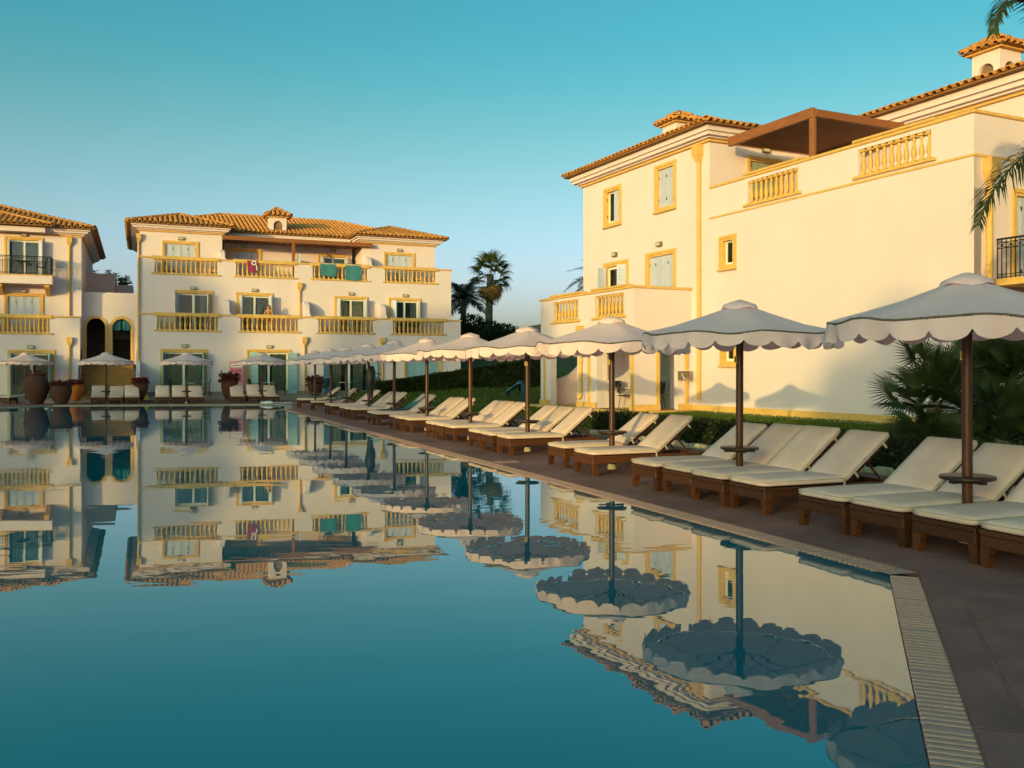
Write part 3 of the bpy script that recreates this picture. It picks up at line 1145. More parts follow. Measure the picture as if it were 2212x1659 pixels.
m.cbox(aE - .05, aC + .05, xT - .05, xT + .27, zpar, zpar + .089, .02)
m.cbox(aC - .22, aC + .05, xT + .275, -.002, zpar, zpar + .088, .02)
put('coping', (m, K['stone']), RB, TF)
def side_x(D):                       # photo column -> local x on the near face of the terrace block
    k = (D - 1106) / F
    c = NB * LT + UB * (y0B + yC)
    return xT + (k * c.y - c.x) / (NB.x - k * NB.y)
s0, s1 = side_x(1425), side_x(1464.5)
m = MB()
wall_mb(m, xT + .2505, -.001, FZ, zpar, yC, .22, [(s0, s1, FZ - .1, 2.6)])
put('wall', (m, K['stucco']), RB, TN)
m = MB()
m.box(xT + .26, -.002, yC + .23, yE - .01, ZF1 - .25, ZF1 - .02)
put('balcony_floor', (m, K['stucco']), RB)
m = MB()
m.cbox(xT - .45, -.002, yC - .55, yE + .2, .02, FZ, .03)
put('terrace_floor', (m, K['stone']), RB)
# pilasters
for D0, D1 in ((1175.5, 1179), (1271, 1276), (1363.5, 1369.8)):
    m = MB(); m.box(tb(D0), tb(D1), xT - .035, xT - .001, FZ, 2.9)
    put('pilaster', (m, K['stone']), RB, TF)
for D0, D1 in ((1417, 1424.5), (1479, 1486)):
    m = MB(); m.box(side_x(D0), side_x(D1), yC - .035, yC - .001, FZ, 2.9)
    put('pilaster', (m, K['stone']), RB, TN)
m = MB()
for a, b in ((aE, opA[0]), (opA[1], opB[0]), (opB[1], aC)):
    m.box(a - .02, b + .02, xT - .05, xT - .0355, FZ, FZ + .2)
put('skirting', (m, K['stone']), RB, TF)
m = MB()
for a, b in ((xT - .02, s0), (s1, -.06)):
    m.box(a, b, yC - .05, yC - .0355, FZ, FZ + .2)
put('skirting', (m, K['stone']), RB, TN)
m = MB(); m.box(aC + .06, 3.0, -.05, -.001, GZ, GZ + .28)
put('skirting', (m, K['stone']), RB, TF)
m = MB(); m.cbox(aC + .57, 3.0, -.55, -.052, .02, .235, .02)
put('kerb', (m, K['stonekerb']), RB, TF)
downspout(RB, TF, tb(1258), 3.25, FZ + .42, xT, s=.8, r=.07, elbow=True)
# dividing walls of the terraces with quarter round cut-outs
def divider(y, name='dividing_wall'):
    m = MB()
    x_a, x_b = xT + .251, -.003
    w = x_b - x_a
    cx, r = x_a + .25, w * .72
    zl = FZ + 1.0
    pts = [(x_a, y, FZ), (x_b, y, FZ), (x_b, y, ZF1 - .255)]
    edge = [(cx + r * math.sin(t), y, zl + r * (1 - math.cos(t))) for t in [PI / 2 * i / 12 for i in range(13)]]
    # lower part up to the curve, then a strip beside the house wall
    low = [(x_a, y, FZ), (x_b, y, FZ), (x_b, y, zl + r)] + [(p[0], p[1], p[2]) for p in edge[::-1]] + [(x_a, y, zl)]
    m.prism(low, (0, .2, 0))
    put(name, (m, K['stucco']), RB)
divider(yE - .22)
divider(-(opB[0]) + .02)
# grey louvred shutter door standing open in the terrace
m = MB(); leaf(m, .62, 2.15, .05, True)
put('shutter', (m, K['shutter_grey']), RB, Tm((side_x(1437) + .12, yC + .75, FZ + .04)))
m = MB(); m.box(-.05, -.03, yC + 1.3, yC + 2.2, FZ, FZ + 2.3)
put('door', (m, K['room']), RB)
m = MB(); m.box(-.06, -.03, -(opB[0]) - .95, -(opB[0]) - .25, FZ, FZ + 2.2)
put('door', (m, K['room']), RB)
# curved screen wall on the first floor terrace
m = MB()
yy = -(ra(c8(600, 0)[0]))
pr = [(xT + .3, yy, ZF1)] + [(xT + .3 + (2.0) * math.sin(t), yy, ZF1 + .75 + 1.0 * (1 - math.cos(t))) for t in [PI / 2 * i / 10 for i in range(11)]] + [(-.003, yy, ZF1 + 1.75), (-.003, yy, ZF1)]
m.prism(pr, (0, .2, 0))
put('dividing_wall', (m, K['stucco']), RB)

# ------------------------------------------------------------------ the wings behind the pool
OL = Vector((-19.84, 48.0, 0))
LB = thing('hotel_building', 'three storey cream hotel building with tiled roof, stone balconies and teal towels', 'hotel building', OL, TR)
GL = 0.30
def lp(D, d):                        # photo point on the plane d metres behind the front -> (a, z)
    k = (D[0] - 1106) / F
    ct, st = math.cos(TR), math.sin(TR)
    t = (-OL.x + st * d + k * (OL.y + ct * d)) / (ct - k * st)
    Yd = OL.y + st * t + ct * d
    return t, CAM_H + (801 - D[1]) * Yd / F
c2 = lambda x, y=0: (259.2 + x * .18555, 432 + y * .18555)
c3 = lambda x, y=0: (615.6 + x * .18555, 432 + y * .18555)
c4 = lambda x, y=0: (259.2 + x * .18555, 648 + y * .18555)
c5 = lambda x, y=0: (615.6 + x * .18555, 675 + y * .18555)
c1 = lambda x, y=0: (x * .29305, 410.4 + y * .29305)
I4 = Matrix.Identity(4)
Z2, Z3 = 3.62, 6.72
P2z, P3z = lp(c4(700, 158), 0)[1], lp(c2(700, 668), 1.2)[1]
d2, d3, d4 = 1.2, 2.4, 4.2
bayL = lp(c2(1190), d3)[0]
bayR0, bayR1 = lp(c3(903), d3)[0], lp(c3(1745), d3)[0]
e3, e2 = lp(c3(1935), d2)[0], lp(c3(2045), 0)[0]
RL = Roof()
def lw(name, d, x0, x1, yt, conv, conv2=None, yb=None, floor=None):
    a0, a1 = lp(conv(x0), d)[0], lp((conv2 or conv)(x1), d)[0]
    zt = lp(conv((x0 + x1) / 2, yt), d)[1]
    return [a0, a1, floor, zt]
W = dict(
    w11=(0, lw('', 0, 465, 1015, 570, c4, floor=GL), dict(style='open', angL=100, angR=85, smat='shutter_teal', curtains=((.02, .48), (.55, .95)))),
    w12=(0, lw('', 0, 1472, 1988, 575, c4, floor=GL), dict(style='open', angL=40, angR=172, smat='shutter_teal', curtains=((.05, .45), (.6, 1)), louver=True)),
    w13=(0, lw('', 0, 495, 1000, 445, c5, floor=GL), dict(style='open', angL=150, angR=165, smat='shutter_teal', curtains=((.0, .3), (.62, .9)), louver=True)),
    w14=(0, lw('', 0, 1380, 1825, 450, c5, floor=GL), dict(style='closed', smat='shutter_teal', louver=True)),
    w21=(d2, lw('', d2, 628, 1080, 1052, c2, floor=Z2), dict(style='open', angL=115, angR=75, curtains=((.7, .98),))),
    w22=(d2, lw('', d2, 1350, 1780, 1080, c2, floor=Z2), dict(style='open', angL=80, angR=100, curtains=((.02, .45), (.6, .98)))),
    w23=(d2, lw('', d2, 570, 963, 1122, c3, floor=Z2), dict(style='open', angL=80, angR=95, curtains=((.02, .4), (.55, .98)))),
    w24=(d2, lw('', d2, 1203, 1580, 1142, c3, floor=Z2), dict(style='open', angL=60, angR=90, curtains=((.75, .98),))),
    w31=(d3, lw('', d3, 490, 915, 478, c2, floor=Z3), dict(style='closed')),
    w34=(d3, lw('', d3, 1150, 1508, 612, c3, floor=Z3), dict(style='closed')),
    w32=(d4, lw('', d4, 1255, 1645, 568, c2, floor=Z3), dict(style='closed')),
    w33=(d4, lw('', d4, 380, 740, 632, c3, floor=Z3), dict(style='open', angL=70, angR=100, curtains=((.55, .98),))),
)
def cuts(keys):
    return [cut(W[k][1][0], W[k][1][1], W[k][1][2], W[k][1][3]) for k in keys]
def bal(d, x0, x1, y0, y1, conv, n, zc):
    a0, a1 = lp(conv(x0), d)[0], lp(conv(x1), d)[0]
    return (a0, a1, zc - .88, zc - .16, d, n)
BB = [bal(0, 430, 1142, 0, 0, c4, 12, P2z), bal(0, 1402, 2074, 0, 0, c4, 12, P2z), bal(0, 390, 1026, 0, 0, c5, 12, P2z), bal(0, 1260, 1852, 0, 0, c5, 12, P2z),
      bal(d2, 402, 1135, 0, 0, c2, 13, P3z), bal(d2, 1352, 2032, 0, 0, c2, 13, P3z), bal(d2, 322, 960, 0, 0, c3, 12, P3z), bal(d2, 1166, 1756, 0, 0, c3, 12, P3z)]
ZE = 9.42
m = MB()
wall_mb(m, 0, e2, GL - .2, P2z - .09, 0, .22, cuts(['w11', 'w12', 'w13', 'w14']) + [b[:4] for b in BB[:4]])
put('wall', (m, K['stucco']), LB)
m = MB()
wall_mb(m, .02, e3, Z2 + .002, P3z - .09, d2, .22, cuts(['w21', 'w22', 'w23', 'w24']) + [b[:4] for b in BB[4:]])
put('wall', (m, K['stucco']), LB)
for a0, a1, d, ks in ((.03, bayL, d3, ['w31']), (bayR0, bayR1, d3, ['w34']), (bayL + .25, bayR0 - .25, d4, ['w32', 'w33'])):
    m = MB()
    wall_mb(m, a0, a1, Z3 + .002, ZE, d, .22, cuts(ks))
    put('wall', (m, K['stucco']), LB)
m = MB()                              # side walls
m.box(bayL - .25, bayL - .001, d3 + .221, d4 + 1, Z3, ZE); m.box(bayR0 + .001, bayR0 + .25, d3 + .221, d4 + 1, Z3, ZE)
put('wall', (m, K['stucco']), LB)
m = MB()
m.box(0, .25, .221, d2 - .001, GL, P2z - .09); m.box(.02, .25, d2 + .221, d3 - .001, GL, P3z - .09); m.box(.03, .25, d3 + .221, 14, GL, ZE)
put('wall', (m, K['stucco']), LB)
m = MB()
m.box(e2 - .25, e2, .221, 13.8, GL, P2z - .09); m.box(e3 - .25, e3 - .001, d2 + .221, 13.9, P2z - .4, P3z - .09); m.box(bayR1 - .25, bayR1, d3 + .221, 14, Z3, ZE)
put('wall', (m, K['stucco']), LB)
m = MB()
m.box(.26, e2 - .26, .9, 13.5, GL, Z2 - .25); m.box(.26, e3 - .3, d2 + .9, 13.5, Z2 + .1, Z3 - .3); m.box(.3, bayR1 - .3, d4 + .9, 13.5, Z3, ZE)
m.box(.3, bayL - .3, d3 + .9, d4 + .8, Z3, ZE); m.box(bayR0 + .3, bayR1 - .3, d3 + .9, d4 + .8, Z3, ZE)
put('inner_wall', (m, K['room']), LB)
m = MB()
m.box(.26, e2 - .26, .23, 13.6, Z2 - .2, Z2); m.box(.27, e3 - .27, d2 + .23, 13.6, Z3 - .2, Z3)
put('balcony_floor', (m, K['stone']), LB)
m = MB()
m.cbox(-.05, e2 + .05, -.06, .28, P2z - .09, P2z, .02)
m.cbox(e2 - .28, e2 + .05, .285, 5, P2z - .09, P2z - .001, .02)
put('coping', (m, K['stone']), LB)
m = MB()
m.cbox(-.05, e3 + .05, d2 - .06, d2 + .28, P3z - .09, P3z, .02)
m.cbox(e3 - .28, e3 + .05, d2 + .285, 6, P3z - .09, P3z - .001, .02)
put('coping', (m, K['stone']), LB)
for b in BB:
    zc = b[3] + .16
    m = MB(); m.cbox(b[0] - .14, b[1] + .14, b[4] - .085, b[4] + .30, zc - .155, zc + .045, .02)
    put('coping', (m, K['stone']), LB)
    balustrade(LB, I4, b[0], b[1], b[2], b[3] - .0, b[4], b[5])
for k, (d, w, kw) in W.items():
    win(LB, I4, w[0], w[1], w[2], w[3], d, **kw)
for (D, d) in ((c2(710, 450), d3), (c2(1450, 540), d4), (c2(850, 1027), d2), (c2(1565, 1052), d2), (c3(560, 592), d4), (c3(1330, 585), d3), (c3(770, 1094), d2), (c3(1398, 1115), d2), (c4(748, 534), 0), (c4(1737, 545), 0)):
    a, z = lp(D, d)
    lamp(LB, I4, a, z, d)
# fins between the balconies
def fin(a, d, z, h, depth, w=.26):
    m = MB()
    pr = [(a, d - .001, z), (a, d - .001, z + h)] + [(a, d - depth * math.sin(t) - .001, z + h * .30 + h * .70 * math.cos(t)) for t in [PI / 2 * i / 10 for i in range(1, 11)]] + [(a, d - depth - .001, z)]
    m.prism(pr, (w, 0, 0))
    m.cbox(a - .04, a + w + .06, d - depth - .05, d - depth - .0015, z, z + h * .18, .01)
    put('balcony_fin', (m, K['stucco']), LB)
for x in (c2(1212), c3(222), c3(1110)):
    fin(lp(x, d2 - .5)[0], d2, P2z, .92, .85)
for x, d in ((c2(1160), d3), (c3(945), d3)):
    fin(lp(x, d - .5)[0], d, P3z, .66, .8)
# downspouts
downspout(LB, I4, -.02, ZE - .2, P3z + .01, d3, s=.8)
downspout(LB, I4, -.03, P3z - .1, P2z + .01, d2 - .02, hopper=False)
downspout(LB, I4, -.03, P2z - .1, GL, -.02, hopper=False)
a, z = lp(c2(2090, 965), d2); downspout(LB, I4, a, z, P2z, d2, s=.8)
a, z = lp(c4(2147, 430), 0); downspout(LB, I4, a, z, GL + .1, 0, s=.8)
a, z = lp(c5(1132, 295), 0); downspout(LB, I4, a, z, GL + .1, 0, s=.8)
m = MB()
m.box(.25, e2, -.04, -.001, GL, GL + .16)
put('skirting', (m, K['paving']), LB)
# roofs
tiers = ((.10, -.02, .07), (.20, .07, .14), (.34, .14, .25), (.44, .25, .36))
mats_ = ('stone', 'stucco', 'stucco', 'stucco')
cornice(LB, .03, bayL, d3, 13.0, ZE, tiers, mats_)
cornice(LB, bayR0, bayR1, d3, 13.0, ZE, tiers, mats_)
m = MB(); m.box(bayL + .46, bayR0 - .46, d4 - .45, d4 + 2, ZE + .05, ZE + .36)
put('cornice', (m, K['stucco']), LB)
zt_ = ZE + .40
hip_roof(LB, RL, -.62, bayL + .62, d3 - .62, 10.5, zt_, .325, (.0, .3, None, .6))
hip_roof(LB, RL, bayR0 - .62, bayR1 + .66, d3 - .62, 10.5, zt_, .325, (.02, .5, None, .3))
hip_roof(LB, RL, -.60, bayR1 + .64, d4 - .62, 14.6, zt_ + .03, .325, (.04, .6, None, .8))
D = c2(1828, 350); a, z = lp(D, 4.75)
turret(LB, RL, a, 4.75, z - .3, lp(c2(1828, 203), 4.3)[1], 1.0, None)
RL.build()
# timber awning over the middle of the top floor
za = lp(c2(1600, 470), 2.6)[1]
m = MB(); m.cbox(bayL + .02, bayR0 + .55, 2.05, 2.19, za - .12, za + .12, .01)
AW = put('awning', (m, K['beam']), LB)
a = lp(c2(2020), 2.1)[0]
m = MB(); m.cbox(a - .09, a + .09, 2.05, 2.20, Z3, za - .125, .01)
put('post', (m, K['beam']), AW)
m = MB(); m.cbox(-.045, .045, 2.195, d4 - .01, -.06, .06, .005)
sl_ = m.mesh('slat', K['beam'])
nsl = 46
for i in range(nsl):
    put('slat', sl_, AW, Tm((bayL + .35 + (bayR0 - bayL - .4) * i / (nsl - 1), 0, za + .02)))
m = MB(); m.box(lp(c3(120), 3.2)[0], lp(c3(120), 3.2)[0] + .06, 1.55, 3.9, P3z - .2, P3z + .55)
put('glass_screen', (m, K['shutter']), LB)

# ------------------------------------------------------------------ the building at the left edge
LL = thing('hotel_building', 'cream hotel building cut off by the left edge, with a dark iron balcony', 'hotel building', OL, TR)
RL2 = Roof()
aR = lp(c1(590), 0)[0]
aL = -15.0
Q2z = lp(c1(300, 925), 0)[1]
S2, S3, SE = Q2z - 1.02, 6.35, 8.72
def lw1(d, x0, x1, yt, floor):
    return [lp(c1(x0), d)[0], lp(c1(x1), d)[0], floor, lp(c1((x0 + x1) / 2, yt), d)[1]]
V = dict(
    v1=(0, lw1(0, 55, 405, 1178, GL), dict(style='open', angL=95, angR=85, smat='shutter_teal', curtains=((.05, .5), (.6, .98)))),
    v2=(d2, lw1(d2, 30, 320, 760, S2), dict(style='closed')),
    v3=(d2, lw1(d2, 30, 320, 345, S3), dict(style='open', angL=80, angR=120, curtains=((.05, .95),))),
)
Bx = (lp(c1(-60), 0)[0], lp(c1(366), 0)[0], Q2z - .88, Q2z - .16)
m = MB()
wall_mb(m, aL, aR, GL - .2, Q2z - .09, 0, .22, [cut(*V['v1'][1][:2], *V['v1'][1][2:]), Bx])
put('wall', (m, K['stucco']), LL)
m = MB()
wall_mb(m, aL, aR + .0, S2, SE, d2, .22, [cut(*V[k][1][:2], *V[k][1][2:]) for k in ('v2', 'v3')])
put('wall', (m, K['stucco']), LL)
m = MB()
m.box(aR - .25, aR, d2 + .221, 14, GL, SE); m.box(aR - .25, aR - .002, .221, d2 - .001, GL, Q2z - .09)
put('wall', (m, K['stucco']), LL)
m = MB(); m.box(aL, aR - .3, d2 + .9, 13.5, GL, SE)
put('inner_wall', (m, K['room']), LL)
m = MB(); m.box(aL, aR - .26, .23, d2 + .6, S2 - .2, S2 - .005)
put('balcony_floor', (m, K['stone']), LL)
m = MB()
m.cbox(aL, aR + .05, -.06, .28, Q2z - .09, Q2z, .02)
put('coping', (m, K['stone']), LL)
m = MB(); m.cbox(Bx[0], Bx[1] + .14, -.085, .30, Q2z - .155, Q2z + .045, .02)
put('coping', (m, K['stone']), LL)
balustrade(LL, I4, Bx[0], Bx[1], Bx[2], Bx[3], 0, 13)
for k, (d, w, kw) in V.items():
    win(LL, I4, w[0], w[1], w[2], w[3], d, **kw)
for D, d in ((c1(178, 330), d2), (c1(172, 745), d2), (c1(228, 1157), 0)):
    a, z = lp(D, d); lamp(LL, I4, a, z, d)
a, z = lp(c1(512, 335), d2); downspout(LL, I4, a, SE - .05, Q2z, d2, s=.8)
a, z = lp(c1(512, 1085), 0); downspout(LL, I4, a, z, GL + .1, 0, s=.8)
ab = lp(c1(385), .1)[0]
m = MB()
zs0, zs1 = lp(c1(200, 690), .1)[1], lp(c1(200, 622), .1)[1]
m.box(aL, ab, .05, d2 - .001, zs0, zs1 - .05)
sl = put('balcony_slab', (m, K['stucco']), LL)
m = MB(); m.cbox(aL, ab + .04, .01, d2 - .001, zs1 - .049, zs1, .01)
put('balcony_edge', (m, K['stone']), sl)
for xx in (330, -20):
    a = lp(c1(xx), .5)[0]
    m = MB(); m.prism([(a, d2 - .001, zs0 - .55), (a, d2 - .001, zs0 - .001), (a, .25, zs0 - .001), (a, .25, zs0 - .14)], (.22, 0, 0))
    put('bracket', (m, K['stone']), sl)
railing(LL, I4, [(aL, .12, 0), (ab - .08, .12, 0), (ab - .08, d2 - .02, 0)], zs1, zs1 + .95, cross=False, step=.12)
cornice(LL, aL, aR, d2, 14, SE, tiers, mats_)
a1_ = lp(c1(330), .4)[0]
m = MB(); m.box(aL, a1_, .55, d2 - .11, SE + .05, SE + .30)
put('cornice', (m, K['stucco']), LL)
hip_roof(LL, RL2, aL, aR + .66, d2 - .62, 14.6, SE + .40, .325, (.1, .6, None, None))
hip_roof(LL, RL2, aL, a1_ + .35, .25, 9.0, SE + .40, .325, (.0, .3, None, None))
RL2.build()

# ------------------------------------------------------------------ the arched link with its stair between the two buildings
LK = thing('arched_link', 'low cream link wall with two ochre arches above the stone stair', 'arcade', OL + Nv * (aR / 2), TR)
kx = aR / 2
dk = 2.0
zl = lp(c1(760, 755), dk)[1]
ZS = 1.95
arches = []
for (x0, x1, yt) in ((638, 775, 945), (828, 962, 947)):
    a0, a1 = lp(c1(x0), dk)[0] - kx, lp(c1(x1), dk)[0] - kx
    zt = lp(c1(700, yt), dk)[1]
    arches.append((a0, a1, zt))
m, ms = MB(), MB()
b0, b1 = aR + .005 - kx, -.005 - kx
edges = [b0] + [v for ar in arches for v in ar[:2]] + [b1]
zspr = [ar[2] - (ar[1] - ar[0]) / 2 for ar in arches]
for i in (0, 2, 4):
    m.box(edges[i], edges[i + 1], dk, dk + .3, ZS, zl)
for (a0, a1, zt), zs in zip(arches, zspr):
    r, c = (a1 - a0) / 2, (a0 + a1) / 2
    arc = [(c - r * math.cos(PI * i / 14), zs + r * math.sin(PI * i / 14)) for i in range(15)]
    for i in range(14):
        (p, zp), (q, zq) = arc[i], arc[i + 1]
        m.poly([(p, dk, zp), (q, dk, zq), (q, dk, zl), (p, dk, zl)])
        m.poly([(p, dk, zp), (p, dk + .3, zp), (q, dk + .3, zq), (q, dk, zq)], True)
    m.poly([(a0, dk, zl), (a1, dk, zl), (a1, dk + .3, zl), (a0, dk + .3, zl)])
    f = .15
    prof = [(a0 - f, ZS), (a0 - f, zs)] + [(c - (r + f) * math.cos(PI * i / 14), zs + (r + f) * math.sin(PI * i / 14)) for i in range(1, 14)] + [(a1 + f, zs), (a1 + f, ZS)]
    inn_ = [(a0, ZS), (a0, zs)] + arc[1:-1] + [(a1, zs), (a1, ZS)]
    s = MB()
    for i in range(len(prof) - 1):
        q = [prof[i], prof[i + 1], inn_[i + 1], inn_[i]]
        s.poly([(p[0], dk - .05, p[1]) for p in q])
        s.poly([(prof[i][0], dk - .05, prof[i][1]), (prof[i][0], dk, prof[i][1]), (prof[i + 1][0], dk, prof[i + 1][1]), (prof[i + 1][0], dk - .05, prof[i + 1][1])])
        s.poly([(inn_[i][0], dk - .05, inn_[i][1]), (inn_[i][0], dk + .301, inn_[i][1]), (inn_[i + 1][0], dk + .301, inn_[i + 1][1]), (inn_[i + 1][0], dk - .05, inn_[i + 1][1])])
    put('arch', (s, K['stone']), LK)
put('wall', (m, K['stucco']), LK)
m = MB()
m.box(b0, b1, dk + .3, 7.5, ZS - .2, ZS)
m.box(b0, b1, 5.2, 5.4, ZS, zl - .01)
m.box(b0, b0 + .1, dk + .301, 7.5, ZS, zl - .01); m.box(b1 - .1, b1, dk + .301, 7.5, ZS, zl - .01)
m.box(arches[0][1] + .3, arches[0][1] + .4, dk + .35, 5.1, ZS, zl - .01)
put('inner_wall', (m, K['board']), LK)
m = MB(); m.box(b0, b1, dk + .301, 7.7, zl - .2, zl - .005)
put('ceiling', (m, K['board']), LK)
mid = (arches[1][0] + arches[1][1]) / 2
m = MB(); m.box(arches[1][0] - .3, arches[1][1] + .1, 5.08, 5.19, zspr[1] - .55, zspr[1] + .1)
put('wall_band', (m, K['stucco']), LK)
st0, st1 = lp(c1(585), .5)[0] - kx, lp(c1(985), .5)[0] - kx
nst = 10
for i in range(nst):
    m = MB()
    zt = .18 + (ZS - .18) * (i + 1) / nst
    dd = -1.55 + 3.3 * i / nst
    m.box(st0, st1, dd, dk - .06, zt - (ZS - .18) / nst, zt - .052)
    m.cbox(st0, st1, dd - .035, dk - .06, zt - .050, zt - .002, .012)
    put('stair_step', (m, K['step']), LK)
for s, (p, q) in ((0, (lp(c1(1002), -.5)[0] - kx, lp(c1(1032), -.5)[0] - kx)), (1, (lp(c1(560), .0)[0] - kx, st0 - .01))):
    m = MB()
    m.prism([(p, -1.75, GL - .2), (p, dk - .06, GL - .2), (p, dk - .06, ZS + .8), (p, .6, ZS + .5), (p, -1.5, .98 if s else 1.5), (p, -1.75, .98 if s else 1.5)], (q - p, 0, 0))
    put('parapet', (m, K['stucco']), LK)
m = MB()
x = lp(c1(592), -.2)[0] - kx
m.tube([(x, -1.0, 1.55), (x, .9, 2.75)], .03, 8)
m.tube([(x, -1.0, 1.55), (x, -1.0, .9)], .02, 6); m.tube([(x, .9, 2.75), (x, .9, 2.2)], .02, 6)
put('handrail', (m, K['iron']), LK)
# service volumes on the roof of the link
m = MB(); m.box(lp(c1(600), 7)[0], lp(c1(848), 7)[0], 7.0, 11, zl - 1, lp(c1(700, 614), 7)[1])
o = put('roof_annex', (m, K['stucco']), None, Tm(OL) @ Rz(TR)); tag(o, 'plain cream box volume in shade on the roof behind the arches', 'roof annex')
m = MB(); m.box(lp(c1(852), 8)[0], lp(c1(982), 8)[0], 8.0, 11, zl - 1, lp(c1(900, 702), 8)[1])
o = put('roof_annex', (m, K['stucco']), None, Tm(OL) @ Rz(TR)); tag(o, 'lower grey parapet box between the roof box and the main building', 'roof annex')
# raised terrace in front of the buildings
m = MB()
for a0, a1 in ((-16, e2 + 1.5),):
    m.prism([(a0, -2.6, .02), (a0, -2.6, .13), (a0, .0, GL), (a0, 3, GL), (a0, 3, .02)], (a1 - a0, 0, 0), Tm(OL) @ Rz(TR))
put('terrace', (m, K['paving']), kind='structure')

# ------------------------------------------------------------------ parasols
def make_parasol():
    t = thing('parasol', '', 'parasol', (0, 0, 0), 0, 'white scalloped parasols around the pool')
    NS = 64
    def cz(r, th):
        k = (r - .15) / 1.10
        z = 2.44 - .33 * k - .05 * math.sin(PI * k) * .5
        return z - .05 * k * (1 - .35 * k) * (math.sin(4 * th) ** 2) + .006 * math.sin(th * 13 + r * 9)
    m = MB()
    rr = [.14, .35, .6, .85, 1.05, 1.25]
    v, f = [], []
    for r in rr:
        for k in range(NS):
            th = 2 * PI * k / NS
            v.append((r * math.cos(th), r * math.sin(th), cz(r, th)))
    for i in range(len(rr) - 1):
        for k in range(NS):
            k2 = (k + 1) % NS
            f.append((i * NS + k, (i + 1) * NS + k, (i + 1) * NS + k2, i * NS + k2))
    m.add(v, f, True)
    put('canopy', (m, K['canopy']), t)
    m = MB()
    n, per = 24, 10
    NT = n * per
    rows = [0, .3, .6, .85, 1.0]
    v, f = [], []
    for k in range(NT + 1):
        th = 2 * PI * k / NT
        sc = abs(math.sin(PI * k / per)) ** .55
        zb = 1.975 - (.078 + .014 * math.sin(5 * th + 1)) * sc + .012 * math.sin(th * 3 + 1)
        zt = cz(1.25, th) - .022
        for q in rows:
            z = zt + (zb - zt) * q
            r = 1.255 + .026 * q * math.sin(th * 19 + 2 * math.sin(th * 5)) + .012 * q - .012 * q * math.sin(PI * k / per) ** 2
            v.append((r * math.cos(th), r * math.sin(th), z))
    R_ = len(rows)
    g0 = int(NT * 0.30)
    for k in range(NT):
        if g0 <= k < g0 + 4:
            continue
        for i in range(R_ - 1):
            f.append((k * R_ + i, k * R_ + i + 1, (k + 1) * R_ + i + 1, (k + 1) * R_ + i))
    m.add(v, f, True)
    put('valance', (m, K['canopy']), t)
    m = MB()
    m.tube([(1.25 * math.cos(2 * PI * k / 64), 1.25 * math.sin(2 * PI * k / 64), cz(1.25, 2 * PI * k / 64) - .010 + .004 * math.sin(k * 2.7)) for k in range(65)], .0085, 6)
    put('rim_rope', (m, K['rope']), t)
    m = MB()
    NV = 32
    v, f = [], []
    for (r, z, w) in ((.02, 2.535, 0), (.12, 2.505, .3), (.215, 2.465, 1), (.235, 2.415, 1.6)):
        for k in range(NV):
            th = 2 * PI * k / NV
            q = r * (1 + .03 * w * math.sin(th * 6 + .5))
            v.append((q * math.cos(th), q * math.sin(th), z + .008 * w * math.sin(th * 4 + 1)))
    for i in range(3):
        for k in range(NV):
            k2 = (k + 1) % NV
            f.append((i * NV + k, (i + 1) * NV + k, (i + 1) * NV + k2, i * NV + k2))
    f.append(tuple(range(NV)))
    m.add(v, f, True)
    put('vent_cap', (m, K['canopy']), t)
    m = MB()
    m.tube([(0, 0, -.02), (0, 0, 1.2), (0, 0, 2.46)], .048, 14)
    put('pole', (m, K['pole']), t)
    m = MB(); m.lathe([(.075, 0), (.075, .05), (.055, .09)], 14)
    put('base_collar', (m, K['stonekerb']), t)
    m = MB(); m.lathe([(.06, 1.98), (.075, 2.0), (.075, 2.06), (.055, 2.1)], 12)
    put('hub', (m, K['pole']), t)
    m = MB()
    m.tube([(.06, 0, 2.36), (.62, 0, 2.215), (1.24, 0, 2.095)], .008, 6)
    rib = m.mesh('rib', K['tie'])
    m = MB()
    m.tube([(.06, 0, 2.02), (.62, 0, 2.20)], .006, 6)
    strut = m.mesh('strut', K['teak'])
    for k in range(8):
        put('rib', rib, t, Rz(PI / 4 * k))
        put('strut', strut, t, Rz(PI / 4 * k))
    m = MB()
    m.lathe([(.055, .60), (.245, .60), (.25, .608), (.25, .622), (.245, .63), (.055, .63)], 28)
    m.box(-.20, .20, -.03, .03, .565, .599)
    m.box(-.03, .03, -.20, -.0305, .566, .598); m.box(-.03, .03, .0305, .20, .566, .598)
    put('table', (m, K['tablew']), t)
    return t
def pole_s(x, n=7.08):
    Y = F * n / (math.cos(TR) * (x - 300))
    return (Y - n * math.sin(TR)) / math.cos(TR)
ORD = ['', 'nearest', 'second', 'third', 'fourth', 'fifth', 'sixth', 'seventh', 'eighth', 'ninth', 'tenth', 'farthest']
px_row = [2090, 1597, 1322, 1140, 1016, 922, 851, 797, 749, 714, 681]
par_lab = [
    'largest parasol in view, at the right edge, in front of the fan palms',
    'shaded white parasol standing before the blank cream wall, second from the right',
    'parasol with partly sunlit valance in front of the ground floor terrace, third from right',
    'sunlit cream parasol beside the draped lawn chair, fourth from the right',
    'sunlit parasol on golden pole in front of the dark hedge, fifth from right',
    'sunlit parasol over dull loungers, the last golden one, sixth from right',
    'grey shaded parasol above the teal towel lounger, seventh from right',
    'grey parasol with a dark folded cloth hanging on its pole',
    'grey parasol between the hung dark cloth and the far terracotta pot, ninth from right',
    'grey parasol beside the far terracotta pot, tenth from right',
    'last grey parasol of the row, nearest the far corner of the pool']
P0 = make_parasol()
P0.scale = (.972, .972, .983)
parasols = []
